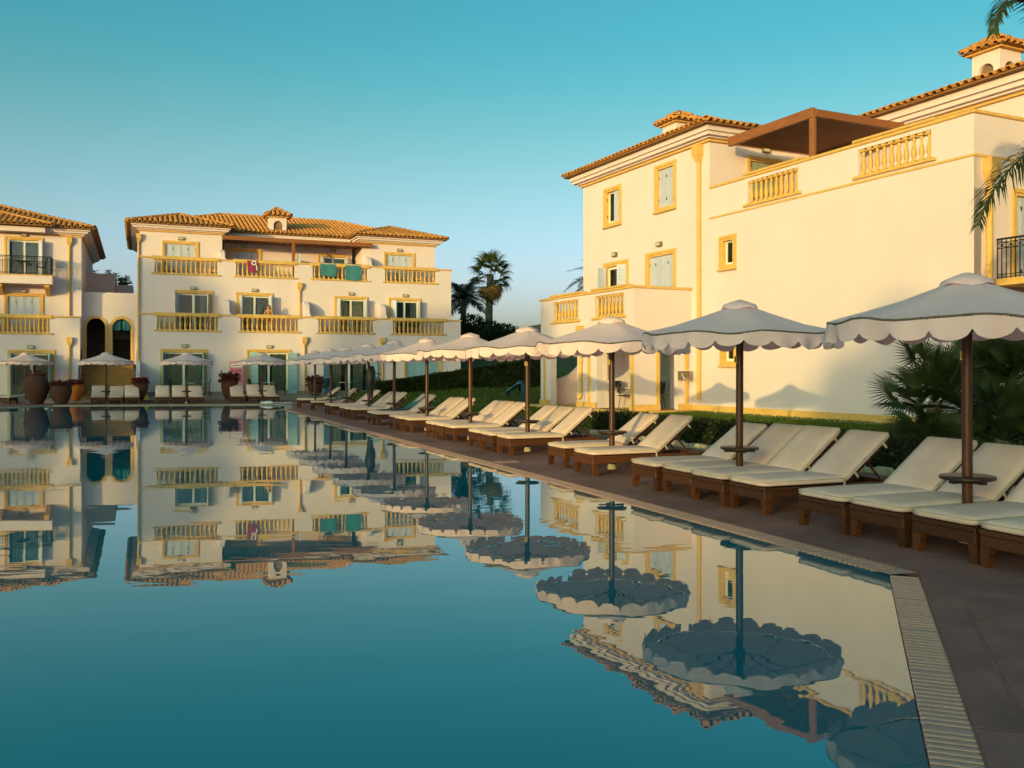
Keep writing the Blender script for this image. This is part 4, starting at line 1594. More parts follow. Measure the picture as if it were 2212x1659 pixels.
for i, x in enumerate(px_row):
    s = pole_s(x)
    loc = row(7.08, s, DZ)
    rz_ = (0.35, 0.05, 0.25)[i] if i < 3 else random.uniform(-.5, .5)
    if i == 0:
        P0.location, P0.rotation_euler = loc, (0, 0, rz_)
        P0['label'] = par_lab[0]
        o = P0
    else:
        o = copy_thing(P0, loc, rz_, par_lab[i])
    o.rotation_euler = (random.uniform(-.014, .014), random.uniform(-.014, .014), rz_)
    o.scale.z *= random.uniform(.985, 1.012) if i > 1 else 1
    parasols.append((o, s))
far_par = [(55, 44.5, 'white parasol at the left edge behind the two tall terracotta jars'), (229, 43.6, 'white parasol in front of the stair and arches'),
           (403, 43.9, 'white parasol in front of the leftmost window of the main building'), (567, 45.0, 'white parasol beside the pink menu board')]
for x, Y, lab in far_par:
    p = px(x, 801, Y)
    copy_thing(P0, (p.x, p.y, DZ), random.uniform(-.5, .5), lab)
# small care labels on the nearest poles
for i in (0, 1, 2, 3):
    o, s = parasols[i]
    p = o.location
    d = Vector((-p.x, -p.y, 0)).normalized()
    side = Vector((-d.y, d.x, 0))
    q = p + d * .0500 - side * .034
    M = frame(Vector((q.x, q.y, 1.70)), -side, -d, Vector((0, 0, 1)))
    Mi = Matrix.LocRotScale(o.location, o.rotation_euler, o.scale).inverted()
    m = MB(); m.box(-.028, .028, -.004, .0, 0, .085)
    lbl = put('care_label', (m, K['label']), o, Mi @ M)
    m = MB(); m.box(-.018, .018, -.0052, -.0042, .065, .075); m.box(-.016, .016, -.0052, -.0042, .014, .052)
    put('label_print', (m, K['print']), lbl)

# ------------------------------------------------------------------ loungers
def pad(mb, x0, x1, y0, y1, z0, z1, r=.035, puff=.012, T=None, seed=0):
    nx, ny = 14, 7
    xs_ = [x0 + (x1 - x0) * i / nx for i in range(nx + 1)]
    ys_ = [y0 + (y1 - y0) * i / ny for i in range(ny + 1)]
    v, f, key = [], [], {}
    def vert(x, y, z):
        k = (round(x, 5), round(y, 5), round(z, 5))
        if k in key: return key[k]
        cx, cy, cz_ = min(max(x, x0 + r), x1 - r), min(max(y, y0 + r), y1 - r), min(max(z, z0 + r), z1 - r)
        d = Vector((x - cx, y - cy, z - cz_))
        p = Vector((cx, cy, cz_)) + (d.normalized() * r if d.length > 1e-6 else d)
        u, w = (x - x0) / (x1 - x0), (y - y0) / (y1 - y0)
        b = (4 * u * (1 - u)) ** .5 * (4 * w * (1 - w)) ** .5
        if z > (z0 + z1) / 2: p.z += puff * b + .004 * noise.noise((x * 5 + seed, y * 5, seed))
        e = 0.004 * noise.noise((x * 4, y * 4, 3 + seed))
        p.x += e; p.y += e
        key[k] = len(v); v.append(p)
        return key[k]
    zs_ = [z0, z0 + r * .6, (z0 + z1) / 2, z1 - r * .6, z1]
    for i in range(nx):
        for j in range(ny):
            a, b, c, d = xs_[i], xs_[i + 1], ys_[j], ys_[j + 1]
            f.append((vert(a, c, z1), vert(b, c, z1), vert(b, d, z1), vert(a, d, z1)))
            f.append((vert(a, d, z0), vert(b, d, z0), vert(b, c, z0), vert(a, c, z0)))
    for k in range(4):
        p, q = zs_[k], zs_[k + 1]
        for i in range(nx):
            a, b = xs_[i], xs_[i + 1]
            f.append((vert(a, y0, p), vert(b, y0, p), vert(b, y0, q), vert(a, y0, q)))
            f.append((vert(b, y1, p), vert(a, y1, p), vert(a, y1, q), vert(b, y1, q)))
        for j in range(ny):
            a, b = ys_[j], ys_[j + 1]
            f.append((vert(x0, b, p), vert(x0, a, p), vert(x0, a, q), vert(x0, b, q)))
            f.append((vert(x1, a, p), vert(x1, b, p), vert(x1, b, q), vert(x1, a, q)))
    mb.add(v, f, True, T)
BACK = Tm((1.15, 0, .305)) @ Ry(-math.radians(37))
def make_lounger():
    t = thing('sun_lounger', '', 'sun lounger', (0, 0, 0), 0, 'cushioned wooden sun loungers around the pool')
    hw = .325
    m = MB()
    for s in (-1, 1):
        a, b = sorted((s * hw, s * (hw - .045)))
        m.cbox(.0355, 1.96, a, b, .185, .295, .006)
    m.cbox(0, .035, -hw, hw, .165, .262, .006)
    m.cbox(-.008, .05, -hw - .004, hw + .004, .2625, .304, .006)
    m.cbox(1.915, 1.955, -hw + .046, hw - .046, .19, .29, .006)
    for i in range(9):
        x = .12 + i * .115
        m.box(x, x + .075, -hw + .046, hw - .046, .268, .29)
    put('frame', (m, K['teak']), t)
    def leg(flip):
        m = MB()
        top, bot = (.105, .085), (.066, .07)
        pts = []
        for (w, d_, z) in ((bot[0], bot[1], 0), (top[0], top[1], .255)):
            for (x, y) in ((0, 0), (1, 0), (1, 1), (0, 1)):
                pts.append((x * d_, (y * w - w) * flip, z))
        m.add(pts, [(0, 3, 2, 1), (4, 5, 6, 7), (0, 1, 5, 4), (1, 2, 6, 5), (2, 3, 7, 6), (3, 0, 4, 7)])
        return m.mesh('leg', K['teak'])
    L_, R__ = leg(1), leg(-1)
    for x in (.012, 1.62):
        put('leg', L_, t, Tm((x, hw + .008, 0)))
        put('leg', R__, t, Tm((x, -hw - .008, 0)))
    m = MB()
    for s in (-1, 1):
        a, b = sorted((s * .275, s * .235))
        m.cbox(0, .80, a, b, -.045, -.002, .005, BACK)
    for i in range(6):
        m.box(.04 + i * .13, .12 + i * .13, -.2345, .2345, -.03, -.004, BACK)
    put('backrest_frame', (m, K['teak']), t)
    m = MB()
    for y in (-.20, .20):
        p = BACK @ Vector((.45, y, -.05))
        m.tube([p, (1.80, y, .27)], .014, 6)
    put('prop', (m, K['teak']), t)
    m = MB(); pad(m, -.015, 1.155, -.325, .325, .306, .386)
    sc_ = put('seat_cushion', (m, K['cushion']), t)
    def piping(x0, x1, z, T=None):
        pts = []
        r = .035
        for cx, cy, a0 in ((x1 - r, .325 - r, 0), (x0 + r, .325 - r, PI / 2), (x0 + r, -.325 + r, PI), (x1 - r, -.325 + r, 1.5 * PI)):
            for k in range(4):
                a = a0 + PI / 2 * k / 3
                pts.append((cx + r * math.cos(a), cy + r * math.sin(a), z))
        pts.append(pts[0])
        m = MB(); m.tube(pts, .0055, 5, T)
        return m
    put('piping', (piping(-.015, 1.155, .364), K['tie']), sc_)
    m = MB(); pad(m, -.01, .835, -.325, .325, .006, .084, T=BACK, seed=5)
    bc_ = put('back_cushion', (m, K['cushion']), t)
    put('piping', (piping(-.01, .835, .063, BACK), K['tie']), bc_)
    m = MB()
    for s in (-1, 1):
        y = s * .332
        m.prism([(1.08, y, .37), (1.105, y, .37), (1.115, y, .24), (1.09, y, .24)], (0, .006 * s, 0))
        m.prism([BACK @ Vector((.14, y, .06)), BACK @ Vector((.17, y, .06)), BACK @ Vector((.165, y, -.04)), BACK @ Vector((.14, y, -.04))], (0, .006 * s, 0))
        m.prism([BACK @ Vector((.66, y, .05)), BACK @ Vector((.69, y, .05)), BACK @ Vector((.70, y, -.035)), BACK @ Vector((.675, y, -.035))], (0, .006 * s, 0))
    put('tie', (m, K['tie']), t)
    return t
L0 = make_lounger()
offs = [(1.05, .35, -.40, -1.12), (1.06, .31, -.43, -1.14), (.73, -.47), (1.25, .47, -.42), (1.08, .38, -.40), (1.10, .38, -.40), (.38, -.40), (1.12, .40, -.40), (.40, -.40), (.40,), (.30,)]
ordn = ['first', 'second', 'third', 'fourth', 'fifth', 'sixth', 'seventh', 'eighth', 'ninth', 'tenth', 'eleventh']
posn = {1: ['only'], 2: ['farther', 'nearer'], 3: ['farthest', 'middle', 'nearest'], 4: ['farthest', 'second farthest', 'second nearest', 'nearest']}
first = True
towel_spots = []
def lounger_at(loc, rz_, lab):
    global first
    if first:
        first = False
        L0.location, L0.rotation_euler = loc, (0, 0, rz_)
        L0['label'] = lab
        return L0
    q = copy_thing(L0, loc, rz_, lab)
    J = Tm((1.15, 0, .30)) @ Ry(random.uniform(-.05, .035)) @ Tm((-1.15, 0, -.30))
    for c in q.children:
        if c.name.startswith('back'):
            c.matrix_basis = J
    return q
for i, offs_i in enumerate(offs):
    o, s = parasols[i]
    for j, d in enumerate(offs_i):
        k = len(offs_i)
        lit = 'sunlit' if i in (3, 4) else 'shaded' if i in (0, 1) or i > 5 else 'cream'
        lab = f'{lit} lounger, {posn[k][j]} of {["one", "two", "three", "four"][k - 1]} under the {ordn[i]} row parasol from the right'
        if k == 1:
            lab = f'single shaded lounger under the {ordn[i]} row parasol from the right'
        if (i, j) in ((6, 0), (9, 0)):
            lab = 'lounger covered by a long teal towel, nearer of the two such' if i == 6 else 'lounger covered by a teal towel near the far corner of the pool'
        n = 6.31 + random.uniform(-.03, .03) + (.10 if i == 2 and j == 0 else 0) + (.10 if i >= 3 else 0)
        ang = TR + random.uniform(-.012, .012)
        q = lounger_at(row(n, s + d, DZ), ang, lab)
        if (i, j) in ((6, 0), (9, 0)):
            towel_spots.append((q, ang))
far_l = [(193, 231, 43.2), (231, 268, 43.1), (268, 305, 43.3), (333, 369, 43.8), (370, 405, 43.9), (407, 443, 43.7), (498, 534, 44.8), (535, 570, 44.9), (572, 607, 44.6)]
labs = ['leftmost of three loungers before the stone stair', 'middle of three loungers before the stone stair', 'lounger before the stair, beside the tall pot of red flowers',
        'left lounger of three below the leftmost window of the main building', 'middle lounger of three below the leftmost window of the main building', 'right lounger of three below the leftmost window of the main building',
        'lounger beside the terracotta jar and pink menu board', 'middle lounger of three near the pink menu board', 'lounger at the far pool corner, right of three near the menu board']
for (a, b, Y), lab in zip(far_l, labs):
    p = px((a + b) / 2, 801, Y)
    lounger_at((p.x, p.y, DZ), PI / 2 + TR + random.uniform(-.03, .03), lab)
for (D, Y, r, lab) in ((30, 43.0, .25, 'lounger cut off by the left edge, seen side on beside the tall jar'), (122, 45.0, PI / 2 - .2, 'lounger mostly hidden behind the two terracotta jars'), (-8, 45.4, PI / 2, 'lounger cut by the left edge with only its backrest showing')):
    p = px(D, 801, Y)
    if r == .25:
        lounger_at((p.x, p.y, DZ), PI - .1, lab)
    else:
        lounger_at((p.x, p.y, DZ), r, lab)

# teal towels over two loungers
def towel_on_lounger(q, ang, lab):
    m = MB()
    prof = [Vector((.25, 0, .412)), Vector((.6, 0, .42)), Vector((.9, 0, .418)), Vector((1.12, 0, .412))] + [BACK @ Vector((x, 0, .112)) for x in (.08, .35, .6, .8)] + [BACK @ Vector((.855, 0, .05)), BACK @ Vector((.858, 0, -.15))]
    ny = 10
    v, f = [], []
    for i, p in enumerate(prof):
        for j in range(ny + 1):
            y = -.33 + .62 * j / ny
            v.append((p.x, y + .03 * math.sin(i * .8), p.z + .008 * math.sin(j * 2.3 + i * .9)))
    for i in range(len(prof) - 1):
        for j in range(ny):
            a = i * (ny + 1) + j
            f.append((a, a + ny + 1, a + ny + 2, a + 1))
    m.add(v, f, True)
    o = put('towel', (m, K['towel']), None, Tm(q.location) @ Rz(ang))
    tag(o, lab, 'towel', 'teal pool towels')
for (q, ang), lab in zip(towel_spots, ('long teal towel spread over a row lounger in front of the hedge', 'teal towel spread over the lounger near the far pool corner')):
    towel_on_lounger(q, ang, lab)

# ------------------------------------------------------------------ cloths hung up
def hung(name, lab, M, w, h, mt, cat='towel', back=.25, wave=.02, droop=0.0, group=None, seed=0):
    """cloth hung over a rail: x to the right, front side towards -y, top at z = 0"""
    m = MB()
    nx, nz = 10, 10
    prof = [(.17, -back), (.16, -.02), (.09, .012), (-.02, .012), (-.095, -.012)] + [(-.105, -h * i / nz) for i in range(1, nz + 1)]
    v, f = [], []
    for i, (y, z) in enumerate(prof):
        for j in range(nx + 1):
            u = j / nx
            k = max(0, i - 4) / nz
            x = (u - .5) * w * (1 - .10 * k * (1 if seed % 2 else .4))
            v.append((x, y - wave * k * (1 + math.sin(u * 9 + seed)), z - droop * k * (4 * (u - .5) ** 2) * (-1) + .02 * k * math.sin(u * 5 + seed)))
    n = nx + 1
    for i in range(len(prof) - 1):
        for j in range(nx):
            f.append((i * n + j, i * n + j + 1, (i + 1) * n + j + 1, (i + 1) * n + j))
    m.add(v, f, True)
    sol = put(name, (m, K[mt]), None, M)
    tag(sol, lab, cat, group)
    return sol
MLB = Tm(OL) @ Rz(TR)
def on_rail(cx, cy0, d):
    a, z = lp(cx, d)
    return a
for (x0, x1, y1, lab, sd) in ((405, 595, 890, 'left teal towel hanging over the top floor balustrade', 1), (700, 885, 940, 'right, longer teal towel hanging over the top floor balustrade', 2)):
    a0, a1 = lp(c3(x0), d2)[0], lp(c3(x1), d2)[0]
    zb = lp(c3((x0 + x1) / 2, y1), d2)[1]
    hung('towel', lab, MLB @ Tm(((a0 + a1) / 2, d2 + .02, P3z + .055)), a1 - a0, P3z + .05 - zb, 'towel', group='teal pool towels', seed=sd)
a0, a1 = lp(c2(1478), d2)[0], lp(c2(1608), d2)[0]
o = hung('beach_towel', 'magenta beach towel with a white ring print hanging from the balcony', MLB @ Tm(((a0 + a1) / 2, d2 + .02, P3z + .055)), a1 - a0, .72, 'towelred', seed=3)
m = MB()
cx_, cz0, N_ = (a1 - a0) * .10, -.20, 20
for r0, r1, dx, dz in ((.075, .14, 0, 0),):
    for k in range(N_):
        t0, t1 = 2 * PI * k / N_, 2 * PI * (k + 1) / N_
        m.poly([(cx_ + r * math.cos(t), -.150, cz0 + r * math.sin(t)) for r, t in ((r0, t0), (r1, t0), (r1, t1), (r0, t1))])
m.poly([(cx_ + .12, -.150, cz0 - .10), (cx_ + .17, -.150, cz0 - .10), (cx_ + .19, -.150, cz0 - .42), (cx_ + .12, -.150, cz0 - .40)])
put('print', (m, K['white']), o)
# green cloth in the right arch
MLK = Tm(OL + Nv * kx) @ Rz(TR)
m = MB()
a0, a1, zt = arches[1]
cc, r = (a0 + a1) / 2, (a1 - a0) / 2
for (p, q, sgn) in ((a0 + .02, cc - .03, 1), (cc + .03, a1 - .02, -1)):
    n = 8
    for i in range(n):
        xa, xb = p + (q - p) * i / n, p + (q - p) * (i + 1) / n
        def top(x): return zspr[1] + math.sqrt(max(0.0, r * r - (x - cc) ** 2)) * .96
        def bot(x):
            u = (x - p) / (q - p)
            return zspr[1] - .12 + .12 * (u if sgn > 0 else 1 - u) * 0 - .05 * math.sin(u * PI)
        ya, yb = dk + .16 + .02 * math.sin(i * 1.7), dk + .16 + .02 * math.sin((i + 1) * 1.7)
        m.poly([(xa, ya, bot(xa)), (xb, yb, bot(xb)), (xb, yb, top(xb)), (xa, ya, top(xa))], True)
o = put('awning_cloth', (m, K['towel']), None, MLK)
tag(o, 'teal cloth drawn apart in the top of the right arch', 'curtain')
# dark cloth bundled on one parasol pole
o7, s7 = parasols[7]
m = MB()
v, f = [], []
for i in range(13):
    z = 1.75 - 1.05 * i / 12
    for k in range(12):
        t = 2 * PI * k / 12
        r = (.075 + .055 * math.sin(PI * min(1, i / 10)) + .018 * math.sin(3 * t + i)) * (1 if i < 12 else .8)
        v.append((.05 + r * math.cos(t) * 1.3, r * math.sin(t), z + (.05 * math.sin(2 * t) if i == 12 else 0)))
for i in range(12):
    for k in range(12):
        f.append((i * 12 + k, i * 12 + (k + 1) % 12, (i + 1) * 12 + (k + 1) % 12, (i + 1) * 12 + k))
f.append(tuple(range(12)))
m.add(v, f, True)
o = put('dark_cloth', (m, K['iron']), None, Tm(o7.location))
tag(o, 'dark folded cloth bundle hanging on a parasol pole in front of the hedge', 'cloth')
# white crumpled cloth at the far corner of the pool
m = MB()
v, f = [], []
for i in range(13):
    for j in range(7):
        v.append((-.75 + 1.5 * i / 12, -.16 + .32 * j / 6, .02 + .10 * abs(noise.noise((i * .5, j * .6, 2))) + .12 * math.exp(-((i - 3) / 2) ** 2) * math.sin(PI * j / 6)))
for i in range(12):
    for j in range(6):
        a = i * 7 + j
        f.append((a, a + 7, a + 8, a + 1))
m.add(v, f, True)
p = px(598, 801, 42.6)
o = put('white_cloth', (m, K['white']), None, Tm((p.x, p.y, DZ + .03)) @ Rz(.1))
tag(o, 'white crumpled cloth left on the far corner of the pool edge', 'cloth')

# ------------------------------------------------------------------ chairs and small tables
def make_chair():
    t = thing('armchair', '', 'chair', (0, 0, 0), 0, 'dark oval backed garden armchairs')
    m = MB()
    m.lathe([(.0, .435), (.205, .435), (.215, .445), (.205, .455), (.0, .455)], 20, Matrix.Diagonal((1.1, 1.08, 1, 1)))
    put('seat', (m, K['mesh']), t)
    m = MB()
    MB_ = Tm((-.235, 0, .74)) @ Ry(-math.radians(12)) @ Ry(PI / 2)
    m.lathe([(.0, -.008), (.20, -.008), (.21, 0), (.20, .008), (.0, .008)], 22, MB_ @ Matrix.Diagonal((1.0, .98, 1, 1)))
    put('backrest', (m, K['mesh']), t)
    m = MB()
    m.tube([MB_ @ Vector((.21 * math.cos(2 * PI * k / 22), .206 * math.sin(2 * PI * k / 22), 0)) for k in range(23)], .012, 6)
    put('back_frame', (m, K['iron']), t)
    for s in (-1, 1):
        m = MB(); m.tube([(.20, s * .22, 0), (.21, s * .215, .44)], .012, 7)
        put('leg', (m, K['iron']), t)
        m = MB(); m.tube([(-.27, s * .20, 0), (-.20, s * .205, .44), (-.215, s * .13, .60)], .012, 7)
        put('leg', (m, K['iron']), t)
        m = MB(); m.tube([(.205, s * .222, .44), (.19, s * .245, .60), (.15, s * .25, .655), (.0, s * .25, .66), (-.24, s * .205, .68)], .011, 7)
        put('armrest', (m, K['iron']), t)
    return t
CH = make_chair()
chair_first = True
def chair_at(loc, rz_, lab):
    global chair_first
    if chair_first:
        chair_first = False
        CH.location, CH.rotation_euler = loc, (0, 0, rz_)
        CH['label'] = lab
        return CH
    return copy_thing(CH, loc, rz_, lab)
def on_rb(D, L, z):
    Yd = F * L / (math.cos(TB) * (D - 179))
    return Vector(((D - 1106) / F * Yd, Yd, z))
chair_at(on_rb(1209, 17.7, FZ), PI + .35, 'dark oval backed armchair in the left opening of the ground floor terrace')
ch2 = chair_at(on_rb(1347, 17.6, FZ), .25, 'dark armchair with pale towel in the middle opening of the terrace')
p3_ = NB * (LW + side_x(1433)) + UB * (y0B + yC + .42)
ch3 = chair_at((p3_.x, p3_.y, FZ), PI - .4, 'armchair under a blue grey towel in the doorway with the louvred door')
def over_chair(q, mt, lab, w=.46, h=.34, back=.2):
    M = Tm(q.location) @ Rz(q.rotation_euler.z) @ Tm((-.29, 0, .965)) @ Rz(-PI / 2)
    return hung('towel', lab, M, w, h, mt, back=back, wave=.015, seed=4)
over_chair(ch2, 'towelgrey', 'pale blue towel hung over the chair back in the middle terrace opening', .4, .22, .2)
over_chair(ch3, 'towelgrey', 'blue grey towel draped over the chair in the terrace doorway', .5, .4, .3)
pl = px(1112, 801, 37.5)
nl, sl_2 = pl.dot(Nv), pl.dot(Sv)
ch4 = chair_at((pl.x, pl.y, lawn_z(nl, sl_2)), PI * .9, 'armchair on the lawn, almost hidden under a long teal towel')
M = Tm(ch4.location) @ Rz(ch4.rotation_euler.z)
m = MB()
v, f = [], []
prof = [(-.36, .12), (-.37, .5), (-.34, .86), (-.27, .985), (-.20, .97), (-.02, .82), (.14, .70), (.26, .665), (.29, .50), (.30, .33)]
for i, (x, z) in enumerate(prof):
    for j in range(9):
        y = -.31 + .62 * j / 8
        v.append((x + .012 * math.sin(j * 1.9 + i), y, z - (.10 * (abs(y) / .31) ** 3 if 2 < i < 8 else 0) + .01 * math.sin(j * 2 + i * 2)))
for i in range(len(prof) - 1):
    for j in range(8):
        a = i * 9 + j
        f.append((a, a + 9, a + 10, a + 1))
m.add(v, f, True)
o = put('towel', (m, K['towel']), None, M)
tag(o, 'long teal towel draped over the chair standing alone on the lawn', 'towel', 'teal pool towels')
def lbp(D, d, z):
    a, _ = lp((D, 801), d)
    v = OL + Nv * a + Sv * d
    return Vector((v.x, v.y, z))
def gz(d): return GL + (GL - .13) * d / 2.6 if d < 0 else GL
for (D, d, r, lab) in ((443, -1.0, PI, 'dark armchair outside the leftmost ground floor window of the main building'), (377, -.9, .3, 'armchair left of the white table under the leftmost ground floor window'),
                       (606, -1.0, PI, 'dark armchair in front of the blue open shutter, near the far pool corner'), (548, -.9, .3, 'armchair beside the pink menu board'),
                       (116, -1.0, PI, 'armchair outside the door of the left edge building')):
    chair_at(lbp(D, d, gz(d) + .002), TR + r, lab)
tw = []
for (D, d, r, lab) in ((717, -1.1, .25, 'armchair covered with a teal towel, left of the small table by the downspout'), (774, -1.1, PI - .25, 'armchair covered with a teal towel, right of the small table')):
    q = chair_at(lbp(D, d, gz(d) + .002), TR + r, lab)
    hung('towel', 'teal towel over the ' + ('left' if D < 740 else 'right') + ' terrace chair behind the far parasols', Tm(q.location) @ Rz(q.rotation_euler.z) @ Tm((-.29, 0, .965)) @ Rz(-PI / 2), .55, .6, 'towel', back=.5, seed=4, group='teal pool towels')
def make_table(loc, lab, mt='tabletop'):
    t = thing('bistro_table', lab, 'table', loc, 0, 'small round terrace tables')
    m = MB(); m.lathe([(.0, .70), (.33, .70), (.345, .71), (.345, .722), (.33, .73), (.0, .73)], 24)
    put('tabletop', (m, K[mt]), t)
    m = MB(); m.tube([(0, 0, .02), (0, 0, .70)], .03, 8)
    put('leg', (m, K['iron']), t)
    m = MB(); m.lathe([(.22, 0), (.21, .02), (.03, .04)], 16)
    put('base', (m, K['iron']), t)
    return t
for D, lab in ((408, 'white round table under the leftmost ground floor window of the main building'), (578, 'white round table beside the open blue shutter'), (747, 'white round table between the two teal draped chairs')):
    make_table(lbp(D, -1.1, gz(-1.1) + .002), lab)
# balcony furniture, glimpsed behind the balusters
for (D, d, z, r, lab) in ((c2(590)[0], 1.95, Z3, .2, 'chair behind the left top floor balustrade of the main building'), (c2(1095)[0], 1.9, Z3, PI, 'chair at the right end of the left top floor balcony'),
                          (c3(1335)[0], 1.9, Z3, .1, 'left chair on the right top floor balcony'), (c3(1545)[0], 1.9, Z3, PI, 'right chair on the right top floor balcony'),
                          (c4(800)[0], .75, Z2, .1, 'chair behind the left first floor balustrade'), (c4(1500)[0], .75, Z2, .2, 'chair behind the second first floor balustrade, below the open door'),
                          (c5(720)[0], .75, Z2, .2, 'chair behind the third first floor balustrade'), (c5(1500)[0], .75, Z2, PI, 'chair behind the right first floor balustrade')):
    chair_at(lbp(D, d, z + .003), TR + r, lab)
p = lbp(c1(305)[0], .65, zs1 + .003)
chair_at(p, TR + PI, 'dark chair on the iron railed balcony at the left edge')
make_table(lbp(c1(168)[0], .7, zs1 + .003), 'small dark table on the iron railed balcony', 'iron')

# box with a white cord on the wall of the terrace doorway
pb = NB * (LW + side_x(1471)) + UB * (y0B + yC - .20)
t = thing('switch_box', 'brown open box with a white cord by the terrace doorway', 'box', (pb.x, pb.y, FZ + 1.02), TB)
m = MB(); m.cbox(-.17, .15, -.10, .16, 0, .30, .01)
put('housing', (m, K['board']), t)
m = MB(); m.cbox(-.19, .17, -.12, .165, .3005, .325, .005)
put('lid', (m, K['white']), t)
m = MB(); m.tube([(-.18, -.112, .22), (-.15, -.13, .12), (-.08, -.14, .04), (-.02, -.14, -.02), (.04, -.13, .03), (.09, -.12, .01)], .012, 6)
m.tube([(-.12, -.13, .07), (-.13, -.13, -.12)], .010, 6)
put('cord', (m, K['white']), t)

# ------------------------------------------------------------------ pots
def make_pot(name, lab, loc, R_, H, mt, mouth=.7, jar=False, plant=None, group='terracotta pots along the pool'):
    t = thing(name, lab, 'plant pot', loc, random.uniform(0, 3), group)
    if jar:
        prof = [(.46, 0), (.52, .03), (.72, .18), (.92, .38), (1.0, .55), (.97, .70), (.84, .83), (.66, .92), (.62, .955), (.68, .97), (.68, 1.0), (.60, 1.0), (.57, .95)]
    else:
        prof = [(.52, 0), (.57, .03), (.76, .25), (.93, .52), (1.0, .75), (.98, .86), (.93, .92), (1.02, .94), (1.02, 1.0), (.92, 1.0), (.88, .93)]
    pts = []
    for i, (r, z) in enumerate(prof):
        pts.append((r * R_, z * H))
    m = MB(); m.lathe(pts, 28)
    b = put('body', (m, K[mt]), t)
    m = MB()
    for z in ((.30, .55, .72) if jar else (.35, .62)):
        r = next(prof[i][0] + (prof[i + 1][0] - prof[i][0]) * (z - prof[i][1]) / (prof[i + 1][1] - prof[i][1]) for i in range(len(prof) - 1) if prof[i][1] <= z <= prof[i + 1][1])
        m.lathe([(r * R_ - .01, z * H - .02), (r * R_ + .012, z * H - .008), (r * R_ + .012, z * H + .008), (r * R_ - .01, z * H + .02)], 28, cap=False)
    put('band', (m, K[mt]), t)
    if plant:
        m = MB()
        rg = random.Random(hash(lab) % 1000)
        rg = random.Random(len(lab))
        pr = R_ * (.62 if jar else .95)
        for k in range(plant[1]):
            a, q = rg.uniform(0, 2 * PI), pr * math.sqrt(rg.random()) * 1.08
            c = Vector((q * math.cos(a), q * math.sin(a), H * .97 + rg.random() ** 1.5 * plant[2]))
            d = Vector((rg.gauss(0, 1), rg.gauss(0, 1), rg.gauss(0.3, .8))).normalized()
            u = d.orthogonal().normalized()
            w, l = plant[3] * rg.uniform(.6, 1.2), plant[3] * rg.uniform(1, 1.8)
            m.poly([c, c + d * l * .5 + u * w * .5, c + d * l, c + d * l * .5 - u * w * .5])
        put('plant', (m, K[plant[0]]), t)
        if len(plant) > 4:
            m = MB()
            for k in range(plant[4]):
                a, q = rg.uniform(0, 2 * PI), pr * math.sqrt(rg.random()) * 1.05
                c = Vector((q * math.cos(a), q * math.sin(a), H * 1.02 + plant[2] * rg.uniform(.5, 1.05)))
                for j in range(5):
                    t2 = 2 * PI * j / 5
                    d = Vector((math.cos(t2), math.sin(t2), .35))
                    e = Vector((-math.sin(t2), math.cos(t2), 0))
                    m.poly([c, c + d * .045 + e * .03, c + d * .075, c + d * .045 - e * .03])
            put('flowers', (m, K['flower']), t)
    return t
def pot_px(D, Y, z, *a, **k):
    p = px(D, 801, Y)
    return make_pot(a[0], a[1], (p.x, p.y, z), *a[2:], **k)
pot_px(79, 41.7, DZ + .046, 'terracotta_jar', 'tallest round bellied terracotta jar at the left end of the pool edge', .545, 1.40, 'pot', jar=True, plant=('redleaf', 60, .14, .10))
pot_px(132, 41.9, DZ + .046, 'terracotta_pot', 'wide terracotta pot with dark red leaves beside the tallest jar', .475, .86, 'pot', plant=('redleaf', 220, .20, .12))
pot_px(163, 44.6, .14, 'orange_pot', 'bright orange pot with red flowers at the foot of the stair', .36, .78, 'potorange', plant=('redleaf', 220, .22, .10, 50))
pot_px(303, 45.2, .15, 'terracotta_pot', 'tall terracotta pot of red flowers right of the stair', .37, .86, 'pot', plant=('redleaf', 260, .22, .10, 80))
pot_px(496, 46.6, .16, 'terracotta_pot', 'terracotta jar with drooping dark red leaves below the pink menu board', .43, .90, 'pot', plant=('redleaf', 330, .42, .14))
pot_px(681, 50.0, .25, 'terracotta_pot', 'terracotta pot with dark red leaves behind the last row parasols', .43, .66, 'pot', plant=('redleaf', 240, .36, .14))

# yellow warning sign on the deck
p = px(315, 801, 45.2)
t = thing('wet_floor_sign', 'small yellow folding floor sign on the deck beside the pot', 'floor sign', (p.x, p.y, .135), .1)
for s in (-1, 1):
    m = MB()
    m.prism([(-.17, 0, 0), (.17, 0, 0), (.045, 0, .30), (-.045, 0, .30)], (0, .012, 0), Tm((0, s * .09, 0)) @ Rx(s * .27))
    put('panel', (m, K['yellow']), t)
# pink menu board leaning by the wall
a, zb = lp((511, 826), -.35)
a2, zt_b = lp((511, 781), -.35)
v = OL + Nv * a + Sv * (-.35)
t = thing('menu_board', 'pink and white menu board with rows of red squares by the wall', 'menu board', (v.x, v.y, gz(-.35)), TR - .12)
hgt = zt_b - gz(-.35)
m = MB(); m.cbox(-.36, .36, 0, .03, .12, hgt, .006)
put('panel', (m, K['pink']), t)
m = MB(); m.box(-.345, -.32, 0, .03, 0, .1195); m.box(.32, .345, 0, .03, 0, .1195)
put('foot', (m, K['iron']), t)
m = MB(); m.box(-.30, .30, -.004, -.001, hgt - .32, hgt - .10)
put('header_print', (m, K['white']), t)
m = MB()
m.box(-.26, .26, -.007, -.0045, hgt - .24, hgt - .19)
for i in range(3):
    for j in range(3):
        m.box(-.27 + i * .20, -.27 + i * .20 + .13, -.004, -.001, hgt - .58 - j * .26, hgt - .44 - j * .26)
put('picture_print', (m, K['red']), t)
